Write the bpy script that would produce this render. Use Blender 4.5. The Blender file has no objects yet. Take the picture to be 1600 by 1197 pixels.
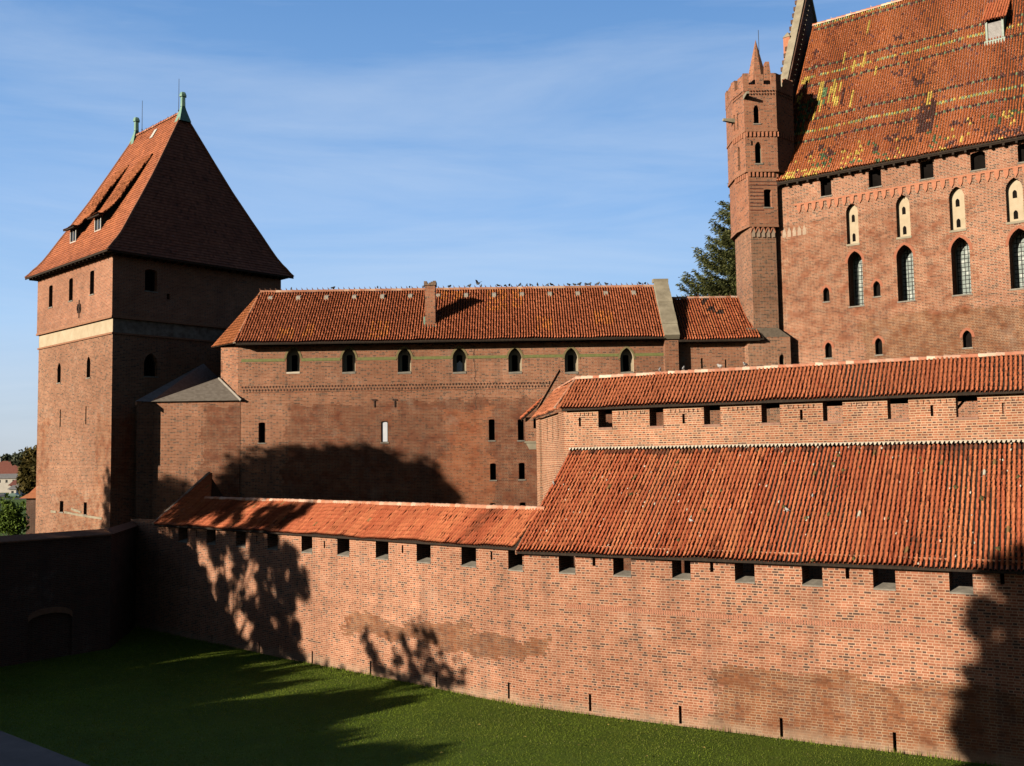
import bpy, math, random
import numpy as np
from mathutils import Matrix, Vector
random.seed(7); RNG = np.random.default_rng(11)
SC = bpy.context.scene; COL = SC.collection
R_ = math.radians

# ------------------------------------------------------------------ camera
FPX, CX, CY, H = 1550.0, 800.0, 598.5, 12.0          # eye 12 m above the dry moat
ROLL = 0.015; PITCH = math.atan((722.5 - .015*800 - CY)/FPX)
fw = np.array([0, math.cos(PITCH), math.sin(PITCH)]); r0 = np.array([1., 0, 0]); u0 = np.cross(r0, fw)
RT = math.cos(ROLL)*r0 - math.sin(ROLL)*u0; UP = math.sin(ROLL)*r0 + math.cos(ROLL)*u0
EYE = np.array([0, 0, H])
cd = bpy.data.cameras.new('camera'); cam = bpy.data.objects.new('camera', cd); COL.objects.link(cam)
cd.sensor_width = 36; cd.lens = FPX/1600*36; cd.clip_end = 9000; cd.clip_start = .3
M = Matrix(((RT[0], UP[0], -fw[0], 0), (RT[1], UP[1], -fw[1], 0), (RT[2], UP[2], -fw[2], H), (0, 0, 0, 1)))
cam.matrix_world = M; SC.camera = cam
SC.render.engine = 'CYCLES'; SC.cycles.diffuse_bounces = 0
# ------------------------------------------------------------------ light
SUN = np.array([-.79, -.56, .262]); SUN /= np.linalg.norm(SUN)
SUN_EL = math.asin(SUN[2])
w = bpy.data.worlds.new('World'); SC.world = w; w.use_nodes = True
nt = w.node_tree; bg = nt.nodes['Background']
sky = nt.nodes.new('ShaderNodeTexSky'); sky.sky_type = 'NISHITA'; sky.sun_disc = False
sky.sun_elevation = SUN_EL; sky.sun_rotation = math.atan2(SUN[0], SUN[1])
sky.air_density = 1.0; sky.dust_density = .6; sky.ozone_density = 1.6
def wn(t, **k):
    n = nt.nodes.new(t)
    for a, b in k.items(): setattr(n, a, b)
    return n
tc = wn('ShaderNodeTexCoord'); mp = wn('ShaderNodeMapping'); mp.inputs['Scale'].default_value = (1.3, 1.0, 10)
mp.inputs['Rotation'].default_value = (0, R_(-5), 0)
nz = wn('ShaderNodeTexNoise'); nz.inputs['Scale'].default_value = 1.5; nz.inputs['Detail'].default_value = 8; nz.inputs['Roughness'].default_value = .6
nz.inputs['Distortion'].default_value = .5
rp = wn('ShaderNodeMapRange'); rp.inputs['From Min'].default_value = .42; rp.inputs['From Max'].default_value = .78
rp.inputs['To Min'].default_value = 0; rp.inputs['To Max'].default_value = .34
sepd = wn('ShaderNodeSeparateXYZ'); nt.links.new(tc.outputs['Generated'], sepd.inputs[0])
# thin high cloud and milky air low down, thickest away from the sun where the photograph looks
el = wn('ShaderNodeValToRGB'); nt.links.new(sepd.outputs['Z'], el.inputs[0]); e_ = el.color_ramp.elements
for k_, (p_, c_) in enumerate([(0., (.50, .55, .60)), (.05, (.48, .59, .71)), (.13, (.38, .58, .85)), (.24, (.245, .45, .79)), (.42, (.135, .30, .61)), (1., (.07, .15, .36))]):
    if k_ >= len(e_): e_.new(.5)
    e_[k_].position = p_; e_[k_].color = (*c_, 1)
gain = wn('ShaderNodeVectorMath', operation='SCALE'); nt.links.new(el.outputs[0], gain.inputs[0]); gain.inputs['Scale'].default_value = 1/.075
dirf = wn('ShaderNodeMapRange'); dirf.interpolation_type = 'SMOOTHSTEP'; nt.links.new(sepd.outputs['Y'], dirf.inputs['Value'])
dirf.inputs['From Min'].default_value = -.1; dirf.inputs['From Max'].default_value = .75; dirf.inputs['To Min'].default_value = .0; dirf.inputs['To Max'].default_value = .85
skm = wn('ShaderNodeVectorMath', operation='SCALE'); nt.links.new(sky.outputs[0], skm.inputs[0]); skm.inputs['Scale'].default_value = .3
mx0 = wn('ShaderNodeMix', data_type='RGBA'); nt.links.new(dirf.outputs[0], mx0.inputs['Factor']); nt.links.new(skm.outputs[0], mx0.inputs['A']); nt.links.new(gain.outputs[0], mx0.inputs['B'])
mx = wn('ShaderNodeMix', data_type='RGBA'); mx.inputs['B'].default_value = (.62/.075, .68/.075, .76/.075, 1)
nt.links.new(tc.outputs['Generated'], mp.inputs['Vector']); nt.links.new(mp.outputs[0], nz.inputs['Vector'])
clf = wn('ShaderNodeMath', operation='MULTIPLY'); nt.links.new(nz.outputs[0], rp.inputs['Value']); nt.links.new(rp.outputs[0], clf.inputs[0]); nt.links.new(dirf.outputs[0], clf.inputs[1])
nt.links.new(clf.outputs[0], mx.inputs['Factor'])
nt.links.new(mx0.outputs['Result'], mx.inputs['A']); nt.links.new(mx.outputs['Result'], bg.inputs['Color'])
bg.inputs['Strength'].default_value = .075
sl = bpy.data.lights.new('sun', 'SUN'); sl.energy = 5.0; sl.angle = R_(.5); sl.color = (1, .87, .70)
so = bpy.data.objects.new('sun', sl); COL.objects.link(so)
so.rotation_euler = Vector(SUN).to_track_quat('Z', 'Y').to_euler()
vs = SC.view_settings; vs.view_transform = 'Standard'; vs.look = 'None'; vs.exposure = .32; vs.gamma = 1; vs.use_curve_mapping = False

# ------------------------------------------------------------------ helpers
def ray(x, y): return fw + RT*(x-CX)/FPX - UP*(y-CY)/FPX
def on_z(x, y, z=0.):
    d = ray(x, y); return EYE + d*(z-H)/d[2]
def on_y(x, y, Y):
    d = ray(x, y); return EYE + d*Y/d[1]
class Frame:                     # a vertical wall plane: s along it, d into it, z up
    def __init__(f, O, t):
        f.O = np.array(O[:2], float); t = np.array(t[:2], float); f.t = t/np.linalg.norm(t); f.n = np.array([-f.t[1], f.t[0]])
    def P(f, s, d, z):
        q = f.O + f.t*s + f.n*d; return (q[0], q[1], z)
    def px(f, x, y, d=0.):
        n = np.array([*f.n, 0]); o = np.array([*(f.O + f.n*d), H]); r = ray(x, y)
        p = EYE + r*np.dot(o-EYE, n)/np.dot(r, n); return float(np.dot(p[:2]-f.O, f.t)), float(p[2])
def tag(o, label=None, cat=None, group=None, kind=None):
    if label: o['label'] = label
    if cat: o['category'] = cat
    if group: o['group'] = group
    if kind: o['kind'] = kind
    return o
def empty(name, loc, label, cat, group=None):
    o = bpy.data.objects.new(name, None); COL.objects.link(o); o.location = loc; o.empty_display_size = .5
    return tag(o, label, cat, group)
def base_of(parent):
    b = np.zeros(3)
    while parent is not None:
        b += np.array(parent.location); parent = parent.parent
    return b
class MB:
    def __init__(m): m.v = []; m.f = []; m.uv = []; m.mi = []; m.c = []
    def face(m, pts, uv=None, mi=0, col=(1, 1, 1)):
        i = len(m.v); m.v += [tuple(p) for p in pts]; m.f.append(tuple(range(i, i+len(pts))))
        if uv is None:
            a = np.array(pts[0:3], float); n = np.cross(a[1]-a[0], a[2]-a[0]); l = np.linalg.norm(n)
            n = n/l if l > 1e-9 else np.array([0, 0, 1.])
            if abs(n[2]) < .75:
                t = np.array([-n[1], n[0]]); t /= np.linalg.norm(t)
                uv = [(p[0]*t[0]+p[1]*t[1], p[2]) for p in pts]
            else: uv = [(p[0], p[1]) for p in pts]
        m.uv += uv; m.mi.append(mi); m.c += [col]*len(pts)
    def box(m, f, s0, s1, d0, d1, z0, z1, mi=0, skip=''):
        P = f.P
        if 'f' not in skip: m.face([P(s0, d0, z0), P(s1, d0, z0), P(s1, d0, z1), P(s0, d0, z1)], [(s0, z0), (s1, z0), (s1, z1), (s0, z1)], mi)
        if 'b' not in skip: m.face([P(s1, d1, z0), P(s0, d1, z0), P(s0, d1, z1), P(s1, d1, z1)], [(s1, z0), (s0, z0), (s0, z1), (s1, z1)], mi)
        if 'l' not in skip: m.face([P(s0, d1, z0), P(s0, d0, z0), P(s0, d0, z1), P(s0, d1, z1)], [(d1, z0), (d0, z0), (d0, z1), (d1, z1)], mi)
        if 'r' not in skip: m.face([P(s1, d0, z0), P(s1, d1, z0), P(s1, d1, z1), P(s1, d0, z1)], [(d0, z0), (d1, z0), (d1, z1), (d0, z1)], mi)
        if 't' not in skip: m.face([P(s0, d0, z1), P(s1, d0, z1), P(s1, d1, z1), P(s0, d1, z1)], None, mi)
        if 'u' not in skip: m.face([P(s0, d1, z0), P(s1, d1, z0), P(s1, d0, z0), P(s0, d0, z0)], None, mi)
    def prism(m, front, back, mi=0, caps=True):     # two matching rings
        n = len(front)
        if caps: m.face(front, None, mi); m.face(back[::-1], None, mi)
        for i in range(n):
            j = (i+1) % n; m.face([front[j], front[i], back[i], back[j]], None, mi)
    def tube(m, path, rad, seg=8, mi=0, cap=True):
        path = [np.array(p, float) for p in path]
        if not hasattr(rad, '__len__'): rad = [rad]*len(path)
        rings = []
        for i, p in enumerate(path):
            a = path[max(i-1, 0)]; b = path[min(i+1, len(path)-1)]; d = (b-a)/max(np.linalg.norm(b-a), 1e-9)
            e = np.cross(d, [0, 0, 1.]) if abs(d[2]) < .95 else np.cross(d, [1., 0, 0]); e /= np.linalg.norm(e); g = np.cross(e, d)
            rings.append([p + rad[i]*(math.cos(k*2*math.pi/seg)*e + math.sin(k*2*math.pi/seg)*g) for k in range(seg)])
        for a, b in zip(rings, rings[1:]):
            for k in range(seg): m.face([a[k], a[(k+1) % seg], b[(k+1) % seg], b[k]], None, mi)
        if cap: m.face(rings[0][::-1], None, mi); m.face(rings[-1], None, mi)
    def ell(m, c, r, seg=8, rings=5, mi=0, col=(1, 1, 1)):
        c = np.array(c, float)
        def q(i, k):
            a = math.pi*i/rings; b = 2*math.pi*k/seg
            return c + np.array([r[0]*math.sin(a)*math.cos(b), r[1]*math.sin(a)*math.sin(b), r[2]*math.cos(a)])
        for i in range(rings):
            for k in range(seg):
                p = [q(i, k), q(i+1, k), q(i+1, k+1), q(i, k+1)]
                if i == 0: p = p[1:] if False else [p[0], p[1], p[2]]
                elif i == rings-1: p = [p[0], p[1], p[3]]
                m.face(p, None, mi, col)
    def build(m, name, mats, parent=None, smooth=False):
        me = bpy.data.meshes.new(name); b = base_of(parent)
        me.from_pydata([(p[0]-b[0], p[1]-b[1], p[2]-b[2]) for p in m.v], [], m.f)
        ul = me.uv_layers.new(name='UVMap'); ul.data.foreach_set('uv', np.array(m.uv, float).ravel())
        if any(c != (1, 1, 1) for c in m.c):
            ca = me.color_attributes.new('Col', 'FLOAT_COLOR', 'CORNER')
            ca.data.foreach_set('color', np.hstack([np.array(m.c, float), np.ones((len(m.c), 1))]).ravel())
        if not isinstance(mats, (list, tuple)): mats = [mats]
        for k in mats: me.materials.append(k)
        me.polygons.foreach_set('material_index', m.mi)
        if smooth: me.polygons.foreach_set('use_smooth', [True]*len(m.f))
        me.update(); o = bpy.data.objects.new(name, me); COL.objects.link(o)
        if parent is not None: o.parent = parent
        return o
def mesh_np(name, V, F, uv, col, mat, parent, smooth=False):
    me = bpy.data.meshes.new(name); b = base_of(parent); V = V-b
    k = F.shape[1]
    me.vertices.add(len(V)); me.vertices.foreach_set('co', V.ravel())
    me.loops.add(F.size); me.loops.foreach_set('vertex_index', F.ravel().astype(np.int32))
    me.polygons.add(len(F)); me.polygons.foreach_set('loop_start', (np.arange(len(F))*k).astype(np.int32))
    me.update(calc_edges=True)
    if uv is not None:
        ul = me.uv_layers.new(name='UVMap'); ul.data.foreach_set('uv', uv.ravel())
    ca = me.color_attributes.new('Col', 'FLOAT_COLOR', 'CORNER')
    cc = np.repeat(np.hstack([col, np.ones((len(col), 1))]), k, axis=0); ca.data.foreach_set('color', cc.ravel())
    me.materials.append(mat)
    if smooth: me.polygons.foreach_set('use_smooth', [True]*len(F))
    me.validate(); o = bpy.data.objects.new(name, me); COL.objects.link(o)
    if parent is not None: o.parent = parent
    return o

# ------------------------------------------------------------------ materials
class NT:
    def __init__(s, name):
        s.m = bpy.data.materials.new(name); s.m.use_nodes = True; s.t = s.m.node_tree; s.b = s.t.nodes['Principled BSDF']
        s.b.inputs['Roughness'].default_value = .85
        s.b.inputs['Specular IOR Level'].default_value = .25
    def n(s, ty, **k):
        q = s.t.nodes.new(ty)
        for a, b in k.items(): setattr(q, a, b)
        return q
    def l(s, a, b): s.t.links.new(a, b)
    def set(s, sock, v):
        if isinstance(v, bpy.types.NodeSocket): s.l(v, sock)
        else: sock.default_value = v
    def math(s, op, a, b=0., c=None, clamp=False):
        q = s.n('ShaderNodeMath', operation=op, use_clamp=clamp); s.set(q.inputs[0], a); s.set(q.inputs[1], b)
        if c is not None: s.set(q.inputs[2], c)
        return q.outputs[0]
    def mix(s, f, a, b, mode='MIX'):
        q = s.n('ShaderNodeMix', data_type='RGBA', blend_type=mode); s.set(q.inputs['Factor'], f)
        for k, v in (('A', a), ('B', b)):
            if isinstance(v, (tuple, list)): v = (*v[:3], 1)
            s.set(q.inputs[k], v)
        return q.outputs['Result']
    def uv(s): return s.n('ShaderNodeUVMap').outputs[0]
    def noise(s, vec, scale, detail=4, rough=.55, sc=None):
        if sc is not None:
            mp = s.n('ShaderNodeMapping'); s.l(vec, mp.inputs[0]); mp.inputs['Scale'].default_value = sc; vec = mp.outputs[0]
        q = s.n('ShaderNodeTexNoise'); s.l(vec, q.inputs['Vector']); q.inputs['Scale'].default_value = scale
        q.inputs['Detail'].default_value = detail; q.inputs['Roughness'].default_value = rough; return q.outputs[0]
    def ramp(s, f, stops):
        q = s.n('ShaderNodeValToRGB'); s.l(f, q.inputs[0]); e = q.color_ramp.elements
        while len(e) < len(stops): e.new(.5)
        for k, (p, c) in enumerate(stops): e[k].position = p; e[k].color = (*c, 1)
        return q.outputs[0]
    def rng(s, v, a, b, c=0., d=1.):
        q = s.n('ShaderNodeMapRange'); s.set(q.inputs[0], v)
        for i, k in enumerate((a, b, c, d)): q.inputs[i+1].default_value = k
        return q.outputs[0]
def brick(name, pal, mortar, dark=(.11, .06, .045), pdark=.34, rowdark=.07, patches=(), grime=.35, course=.11, seed=0., mw=.30, damp=False):
    """Gothic bond: stretcher + header in each course. pal = three brick colours. patches = (s0,s1,z0,z1,pal,mortar) areas of other brickwork"""
    g = NT(name); uv = g.uv(); sp = g.n('ShaderNodeSeparateXYZ'); g.l(uv, sp.inputs[0]); x, y = sp.outputs[0], sp.outputs[1]
    wob = g.noise(uv, .8, 2); y2 = g.math('ADD', y, g.math('MULTIPLY', g.math('SUBTRACT', wob, .5), .05))
    ry = g.math('DIVIDE', y2, course); row = g.math('FLOOR', ry); rf = g.math('FRACT', ry)
    wr = g.n('ShaderNodeTexWhiteNoise', noise_dimensions='1D'); g.l(g.math('ADD', row, seed+.5), wr.inputs['W'])
    sh = g.math('ADD', g.math('MULTIPLY', g.math('MODULO', row, 2.), .23), g.math('MULTIPLY', wr.outputs[0], .05))
    tu = g.math('DIVIDE', g.math('ADD', g.math('ADD', x, 200.), sh), .46); cell = g.math('FLOOR', tu); f = g.math('FRACT', tu)
    hd = g.math('GREATER_THAN', f, .67)
    m1 = g.math('LESS_THAN', rf, mw); m2 = g.math('LESS_THAN', f, .055); m3 = g.math('LESS_THAN', g.math('ABSOLUTE', g.math('SUBTRACT', f, .67)), .03)
    mort = g.math('MAXIMUM', m1, g.math('MAXIMUM', m2, m3))
    cv = g.n('ShaderNodeCombineXYZ'); g.l(g.math('ADD', g.math('MULTIPLY', cell, 2.), hd), cv.inputs[0]); g.l(row, cv.inputs[1]); cv.inputs[2].default_value = seed
    wn_ = g.n('ShaderNodeTexWhiteNoise', noise_dimensions='3D'); g.l(cv.outputs[0], wn_.inputs['Vector']); v = wn_.outputs['Value']
    sc_ = g.n('ShaderNodeSeparateColor'); g.l(wn_.outputs['Color'], sc_.inputs[0]); v2 = sc_.outputs[1]
    big = g.noise(uv, .22, 5, .6); mid = g.noise(uv, 1.1, 4, .6)
    def body(p):
        vv = g.rng(v2, 0., 1., .78, 1.2); cvv = g.n('ShaderNodeCombineColor'); [g.l(vv, cvv.inputs[q_]) for q_ in range(3)]
        return g.mix(1., cvv.outputs[0], _body(p), 'MULTIPLY')
    def _body(p):
        return g.mix(g.rng(big, .35, .68), g.ramp(v, [(0., p[0]), (.5, p[1]), (1., p[2])]), g.ramp(v, [(0., p[1]), (.6, p[2]), (1., p[0])]))
    dk = g.math('MAXIMUM', g.math('MULTIPLY', hd, g.math('LESS_THAN', v2, pdark)), g.math('LESS_THAN', v2, rowdark))
    c = body(pal); mc = mortar
    c = g.mix(dk, c, dark); c = g.mix(mort, c, mc)
    for (s0, s1, z0, z1, p, mo) in patches:
        bc = g.n('ShaderNodeCombineXYZ'); g.l(g.math('MULTIPLY', g.math('ADD', cell, g.math('MULTIPLY', hd, .5)), .46), bc.inputs[0]); g.l(g.math('MULTIPLY', row, course), bc.inputs[1]); bc.inputs[2].default_value = s0
        ed = g.math('MULTIPLY', g.math('SUBTRACT', g.noise(bc.outputs[0], .4, 6, .7), .5), 4.6)
        xs = g.math('ADD', x, ed); ys = g.math('ADD', y, g.math('MULTIPLY', ed, .6))
        k = g.math('MULTIPLY', g.math('MULTIPLY', g.math('GREATER_THAN', xs, s0), g.math('LESS_THAN', xs, s1)),
                   g.math('MULTIPLY', g.math('GREATER_THAN', ys, z0), g.math('LESS_THAN', ys, z1)))
        c2 = g.mix(g.rng(g.noise(uv, .9, 5, .7), .35, .65), body(p), g.mix(.28, body(p), p[0]))
        c2 = g.mix(g.math('MULTIPLY', dk, g.math('GREATER_THAN', mid, .4)), c2, g.mix(.5, dark, p[0])); c2 = g.mix(g.math('MULTIPLY', mort, g.rng(mid, .3, .55)), c2, mo)
        c = g.mix(k, c, c2)
    mac = g.noise(uv, .09, 4, .6); c = g.mix(1., c, g.mix(g.rng(mac, .36, .64), (.80, .76, .74), (1.12, 1.13, 1.14)), 'MULTIPLY')
    rowt = g.n('ShaderNodeTexWhiteNoise', noise_dimensions='1D'); g.l(g.math('MULTIPLY', row, 1.37), rowt.inputs['W']); c = g.mix(1., c, g.mix(rowt.outputs[0], (.93, .93, .93), (1.07, 1.07, 1.07)), 'MULTIPLY')
    if damp: c = g.mix(g.rng(g.math('ADD', y, g.math('MULTIPLY', g.noise(uv, .9, 4, .6), -1.1)), -.35, .05, .55, 0.), c, (.40, .29, .20))
    st = g.noise(uv, 1., 5, .6, sc=(.9, .13, 1)); gr = g.rng(st, .5, .8, 0., grime)
    c = g.mix(gr, c, (.07, .055, .05))
    ef = g.rng(g.noise(uv, .35, 6, .7), .58, .75, 0., .3); c = g.mix(ef, c, (.5, .42, .34))
    c = g.mix(1., c, g.mix(g.rng(mid, .3, .7), (.82, .8, .78), (1.1, 1.1, 1.1)), 'MULTIPLY')
    g.l(c, g.b.inputs['Base Color'])
    bp = g.n('ShaderNodeBump'); bp.inputs['Strength'].default_value = .5; bp.inputs['Distance'].default_value = .012
    g.l(g.math('SUBTRACT', g.math('MULTIPLY', v, .6), g.math('MULTIPLY', mort, .9)), bp.inputs['Height']); g.l(bp.outputs[0], g.b.inputs['Normal'])
    return g.m
def plain(name, a, b, scale=2., rough=.85, spec=.25, metal=0., bump=.2, detail=6, sc=(1, 1, 1)):
    g = NT(name); tc = g.n('ShaderNodeTexCoord').outputs['Object']; k = g.noise(tc, scale, detail, .65, sc=sc)
    g.l(g.mix(g.rng(k, .3, .7), a, b), g.b.inputs['Base Color']); g.b.inputs['Roughness'].default_value = rough
    g.b.inputs['Metallic'].default_value = metal; g.b.inputs['Specular IOR Level'].default_value = spec
    if bump:
        bp = g.n('ShaderNodeBump'); bp.inputs['Strength'].default_value = bump; bp.inputs['Distance'].default_value = .03
        g.l(k, bp.inputs['Height']); g.l(bp.outputs[0], g.b.inputs['Normal'])
    return g.m
def colmat(name, rough=.75, spec=.2, nz=.25, scale=6., trans=0.):
    g = NT(name); a = g.n('ShaderNodeAttribute', attribute_name='Col').outputs['Color']
    tc = g.n('ShaderNodeTexCoord').outputs['Object']; k = g.noise(tc, scale, 5, .65)
    k2 = g.noise(tc, .35, 4, .6)
    c = g.mix(1., a, g.mix(g.rng(k, .3, .7), (1-nz,)*3, (1+nz,)*3), 'MULTIPLY')
    c = g.mix(1., c, g.mix(g.rng(k2, .3, .7), (.85, .82, .8), (1.12, 1.12, 1.1)), 'MULTIPLY')
    g.l(c, g.b.inputs['Base Color']); g.b.inputs['Roughness'].default_value = rough; g.b.inputs['Specular IOR Level'].default_value = spec
    if trans:
        t = g.n('ShaderNodeBsdfTranslucent'); g.l(c, t.inputs[0]); ms = g.n('ShaderNodeMixShader'); ms.inputs[0].default_value = trans
        out = g.t.nodes['Material Output']; g.l(g.b.outputs[0], ms.inputs[1]); g.l(t.outputs[0], ms.inputs[2]); g.l(ms.outputs[0], out.inputs[0])
    return g.m
MORT = (.55, .355, .24)
P_NEW = [(.25, .082, .042), (.34, .125, .066), (.42, .18, .105)]
P_OLD = [(.22, .075, .04), (.34, .14, .07), (.27, .10, .05)]
P_RUST = [(.21, .078, .035), (.31, .12, .052), (.16, .062, .032)]
P_DARK = [(.17, .06, .035), (.30, .105, .05), (.23, .08, .045)]
M_W1 = brick('moat_wall_brick', P_NEW, MORT, patches=[(-13, 1.2, 2.1, 3.2, P_RUST, (.3, .2, .13))], grime=.45, seed=1, damp=True)
M_W2 = brick('moat_wall_brick_right', P_NEW, MORT, patches=[(9.5, 40, -3, 2.75, P_RUST, (.38, .26, .165)), (-4, 1., 2.3, 3.1, P_RUST, (.3, .2, .13))], grime=.5, seed=2, damp=True)
M_MW = brick('inner_wall_brick', [(.32, .10, .05), (.43, .155, .075), (.38, .165, .10)], (.60, .41, .27), dark=(.15, .07, .05), pdark=.55, grime=.12, seed=3, mw=.36)
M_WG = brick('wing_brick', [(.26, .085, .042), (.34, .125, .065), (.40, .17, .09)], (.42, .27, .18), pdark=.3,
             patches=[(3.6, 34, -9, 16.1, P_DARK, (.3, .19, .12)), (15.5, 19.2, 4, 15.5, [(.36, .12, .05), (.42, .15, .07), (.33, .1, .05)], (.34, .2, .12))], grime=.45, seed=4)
M_TW = brick('tower_brick', [(.24, .09, .048), (.31, .125, .07), (.36, .165, .095)], (.42, .29, .195), pdark=.35, grime=.2, seed=5,
             patches=[(-2, 2.6, 10, 15.5, P_OLD, (.4, .28, .18)), (11.8, 20, 7, 15.6, P_OLD, (.4, .28, .18)), (4, 13, 3, 9.6, P_OLD, (.4, .3, .2))])
M_TU = brick('tower_upper_brick', [(.31, .11, .06), (.38, .15, .085), (.35, .13, .075)], (.46, .31, .21), dark=(.2, .09, .07), pdark=.2, rowdark=.02, grime=.2, seed=6)
M_PL = brick('palace_brick', [(.25, .082, .043), (.33, .12, .062), (.38, .165, .098)], (.50, .34, .235), pdark=.5, rowdark=.1, grime=.3, seed=7,
             patches=[(-2, 14, 19.5, 29.4, [(.22, .075, .038), (.31, .11, .056), (.36, .15, .085)], (.46, .32, .215)), (6, 30, 17.5, 21.5, P_RUST, (.40, .28, .18))], mw=.32)
M_TR = brick('turret_brick', [(.35, .115, .06), (.42, .15, .08), (.38, .135, .07)], (.40, .26, .17), dark=(.12, .06, .05), pdark=.25, grime=.3, seed=8)
M_TRL = brick('turret_base_brick', [(.27, .10, .052), (.36, .14, .075), (.33, .15, .085)], (.44, .31, .21), pdark=.5, rowdark=.12, grime=.3, seed=9)
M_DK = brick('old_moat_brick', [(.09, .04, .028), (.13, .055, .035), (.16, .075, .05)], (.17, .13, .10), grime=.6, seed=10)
M_SILL = plain('sill_stone', (.18, .165, .14), (.34, .31, .26), 3)
M_STONE = plain('coping_stone', (.22, .19, .135), (.42, .37, .27), 1.1, bump=.4)
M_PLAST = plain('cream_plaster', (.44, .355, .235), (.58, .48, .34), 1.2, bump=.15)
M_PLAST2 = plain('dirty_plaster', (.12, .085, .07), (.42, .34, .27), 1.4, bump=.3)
M_LIME = plain('lime_mortar', (.5, .42, .33), (.78, .68, .54), 6)
M_BLACK = plain('dark_interior', (.008, .007, .006), (.016, .013, .012), 1, rough=1, spec=0, bump=0)
M_WOOD = plain('weathered_timber', (.022, .015, .011), (.05, .035, .025), 8, sc=(1, 1, .15))
M_COP = plain('green_copper', (.13, .30, .23), (.26, .42, .33), 3, rough=.6, spec=.4)
M_IRON = plain('rusty_iron', (.03, .02, .018), (.09, .045, .03), 12, rough=.7)
M_ROD = plain('rod_metal', (.05, .05, .055), (.09, .09, .1), 4, rough=.5)
M_GREEN = plain('green_glazed_brick', (.15, .17, .06), (.25, .25, .10), 5, rough=.5)
M_WHITEW = plain('white_painted_wood', (.45, .43, .38), (.66, .63, .57), 8)
M_TILE = colmat('clay_tile', .72, .25, .13, 5)
M_GLZ = colmat('glazed_tile', .42, .45, .1, 5)
M_LEAF = colmat('foliage', .7, .2, .3, 3, trans=.25)
M_BARK = plain('bark', (.07, .05, .035), (.14, .10, .07), 4, sc=(1, 1, .3))
def lead_mat():
    g = NT('lead_sheet'); uv = g.uv(); b_ = g.n('ShaderNodeTexBrick'); g.l(uv, b_.inputs[0]); b_.inputs['Scale'].default_value = 2.2
    b_.inputs['Color1'].default_value = (.20, .17, .14, 1); b_.inputs['Color2'].default_value = (.27, .235, .20, 1); b_.inputs['Mortar'].default_value = (.2, .18, .16, 1); b_.inputs['Mortar Size'].default_value = .012
    g.l(b_.outputs[0], g.b.inputs['Base Color']); g.b.inputs['Roughness'].default_value = .45; g.b.inputs['Metallic'].default_value = .3; return g.m
M_LEAD = lead_mat()
def leaded_glass():
    g = NT('leaded_glass'); uv = g.uv(); sp = g.n('ShaderNodeSeparateXYZ'); g.l(uv, sp.inputs[0])
    a = g.math('LESS_THAN', g.math('FRACT', g.math('DIVIDE', sp.outputs[0], .24)), .22); b = g.math('LESS_THAN', g.math('FRACT', g.math('DIVIDE', sp.outputs[1], .3)), .17)
    k = g.math('MAXIMUM', a, b); v = g.n('ShaderNodeTexVoronoi'); g.l(uv, v.inputs[0]); v.inputs['Scale'].default_value = 3.4
    c = g.mix(g.rng(v.outputs[0], .1, .5), (.60, .64, .60), (.28, .33, .31)); g.l(g.mix(k, c, (.03, .03, .03)), g.b.inputs['Base Color'])
    g.b.inputs['Roughness'].default_value = .75; g.b.inputs['Specular IOR Level'].default_value = .12; return g.m
M_GLASS = leaded_glass()
M_PANE = plain('window_glass', (.03, .035, .04), (.06, .065, .07), 1, rough=.1, spec=.8, bump=0)
M_PALE = plain('painted_sky', (.62, .66, .74), (.75, .78, .84), 2, rough=.5)  # pale colour stands in for bright sky seen through an opening

# ------------------------------------------------------------------ wall panel with real openings
def outline(w, h, kind, k=6):
    """local outline from bottom-left up and over to bottom-right, (x from centre, z from bottom)"""
    a = w/2
    if kind == 'rect': return [(-a, 0), (-a, h), (a, h), (a, 0)]
    if kind == 'seg': r = min(.35*a, h*.3)
    elif kind == 'round': r = a
    elif kind == 'point': r = min(1.55*a, h*.8)
    pts = [(-a, 0)]
    if kind == 'point':
        R = (a*a + r*r)/(2*a); L = []
        for i in range(k+1):
            ang = i/k*math.asin(min(r/R, 1.) if R >= r else 1.); L.append((-a + R - R*math.cos(ang), h-r + R*math.sin(ang)))
        L[-1] = (0, h); pts += L; pts += [(-x, z) for x, z in L[-2::-1]]
    else:
        for i in range(2*k+1):
            ang = math.pi*i/(2*k); pts.append((-a*math.cos(ang), h-r + r*math.sin(ang)))
    pts.append((a, 0)); return pts
def hole(s, z, w, h, kind='rect', depth=.5, back=None, reveal=None, **k): return dict(s=s, z=z, w=w, h=h, kind=kind, depth=depth, back=back, **k)
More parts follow.
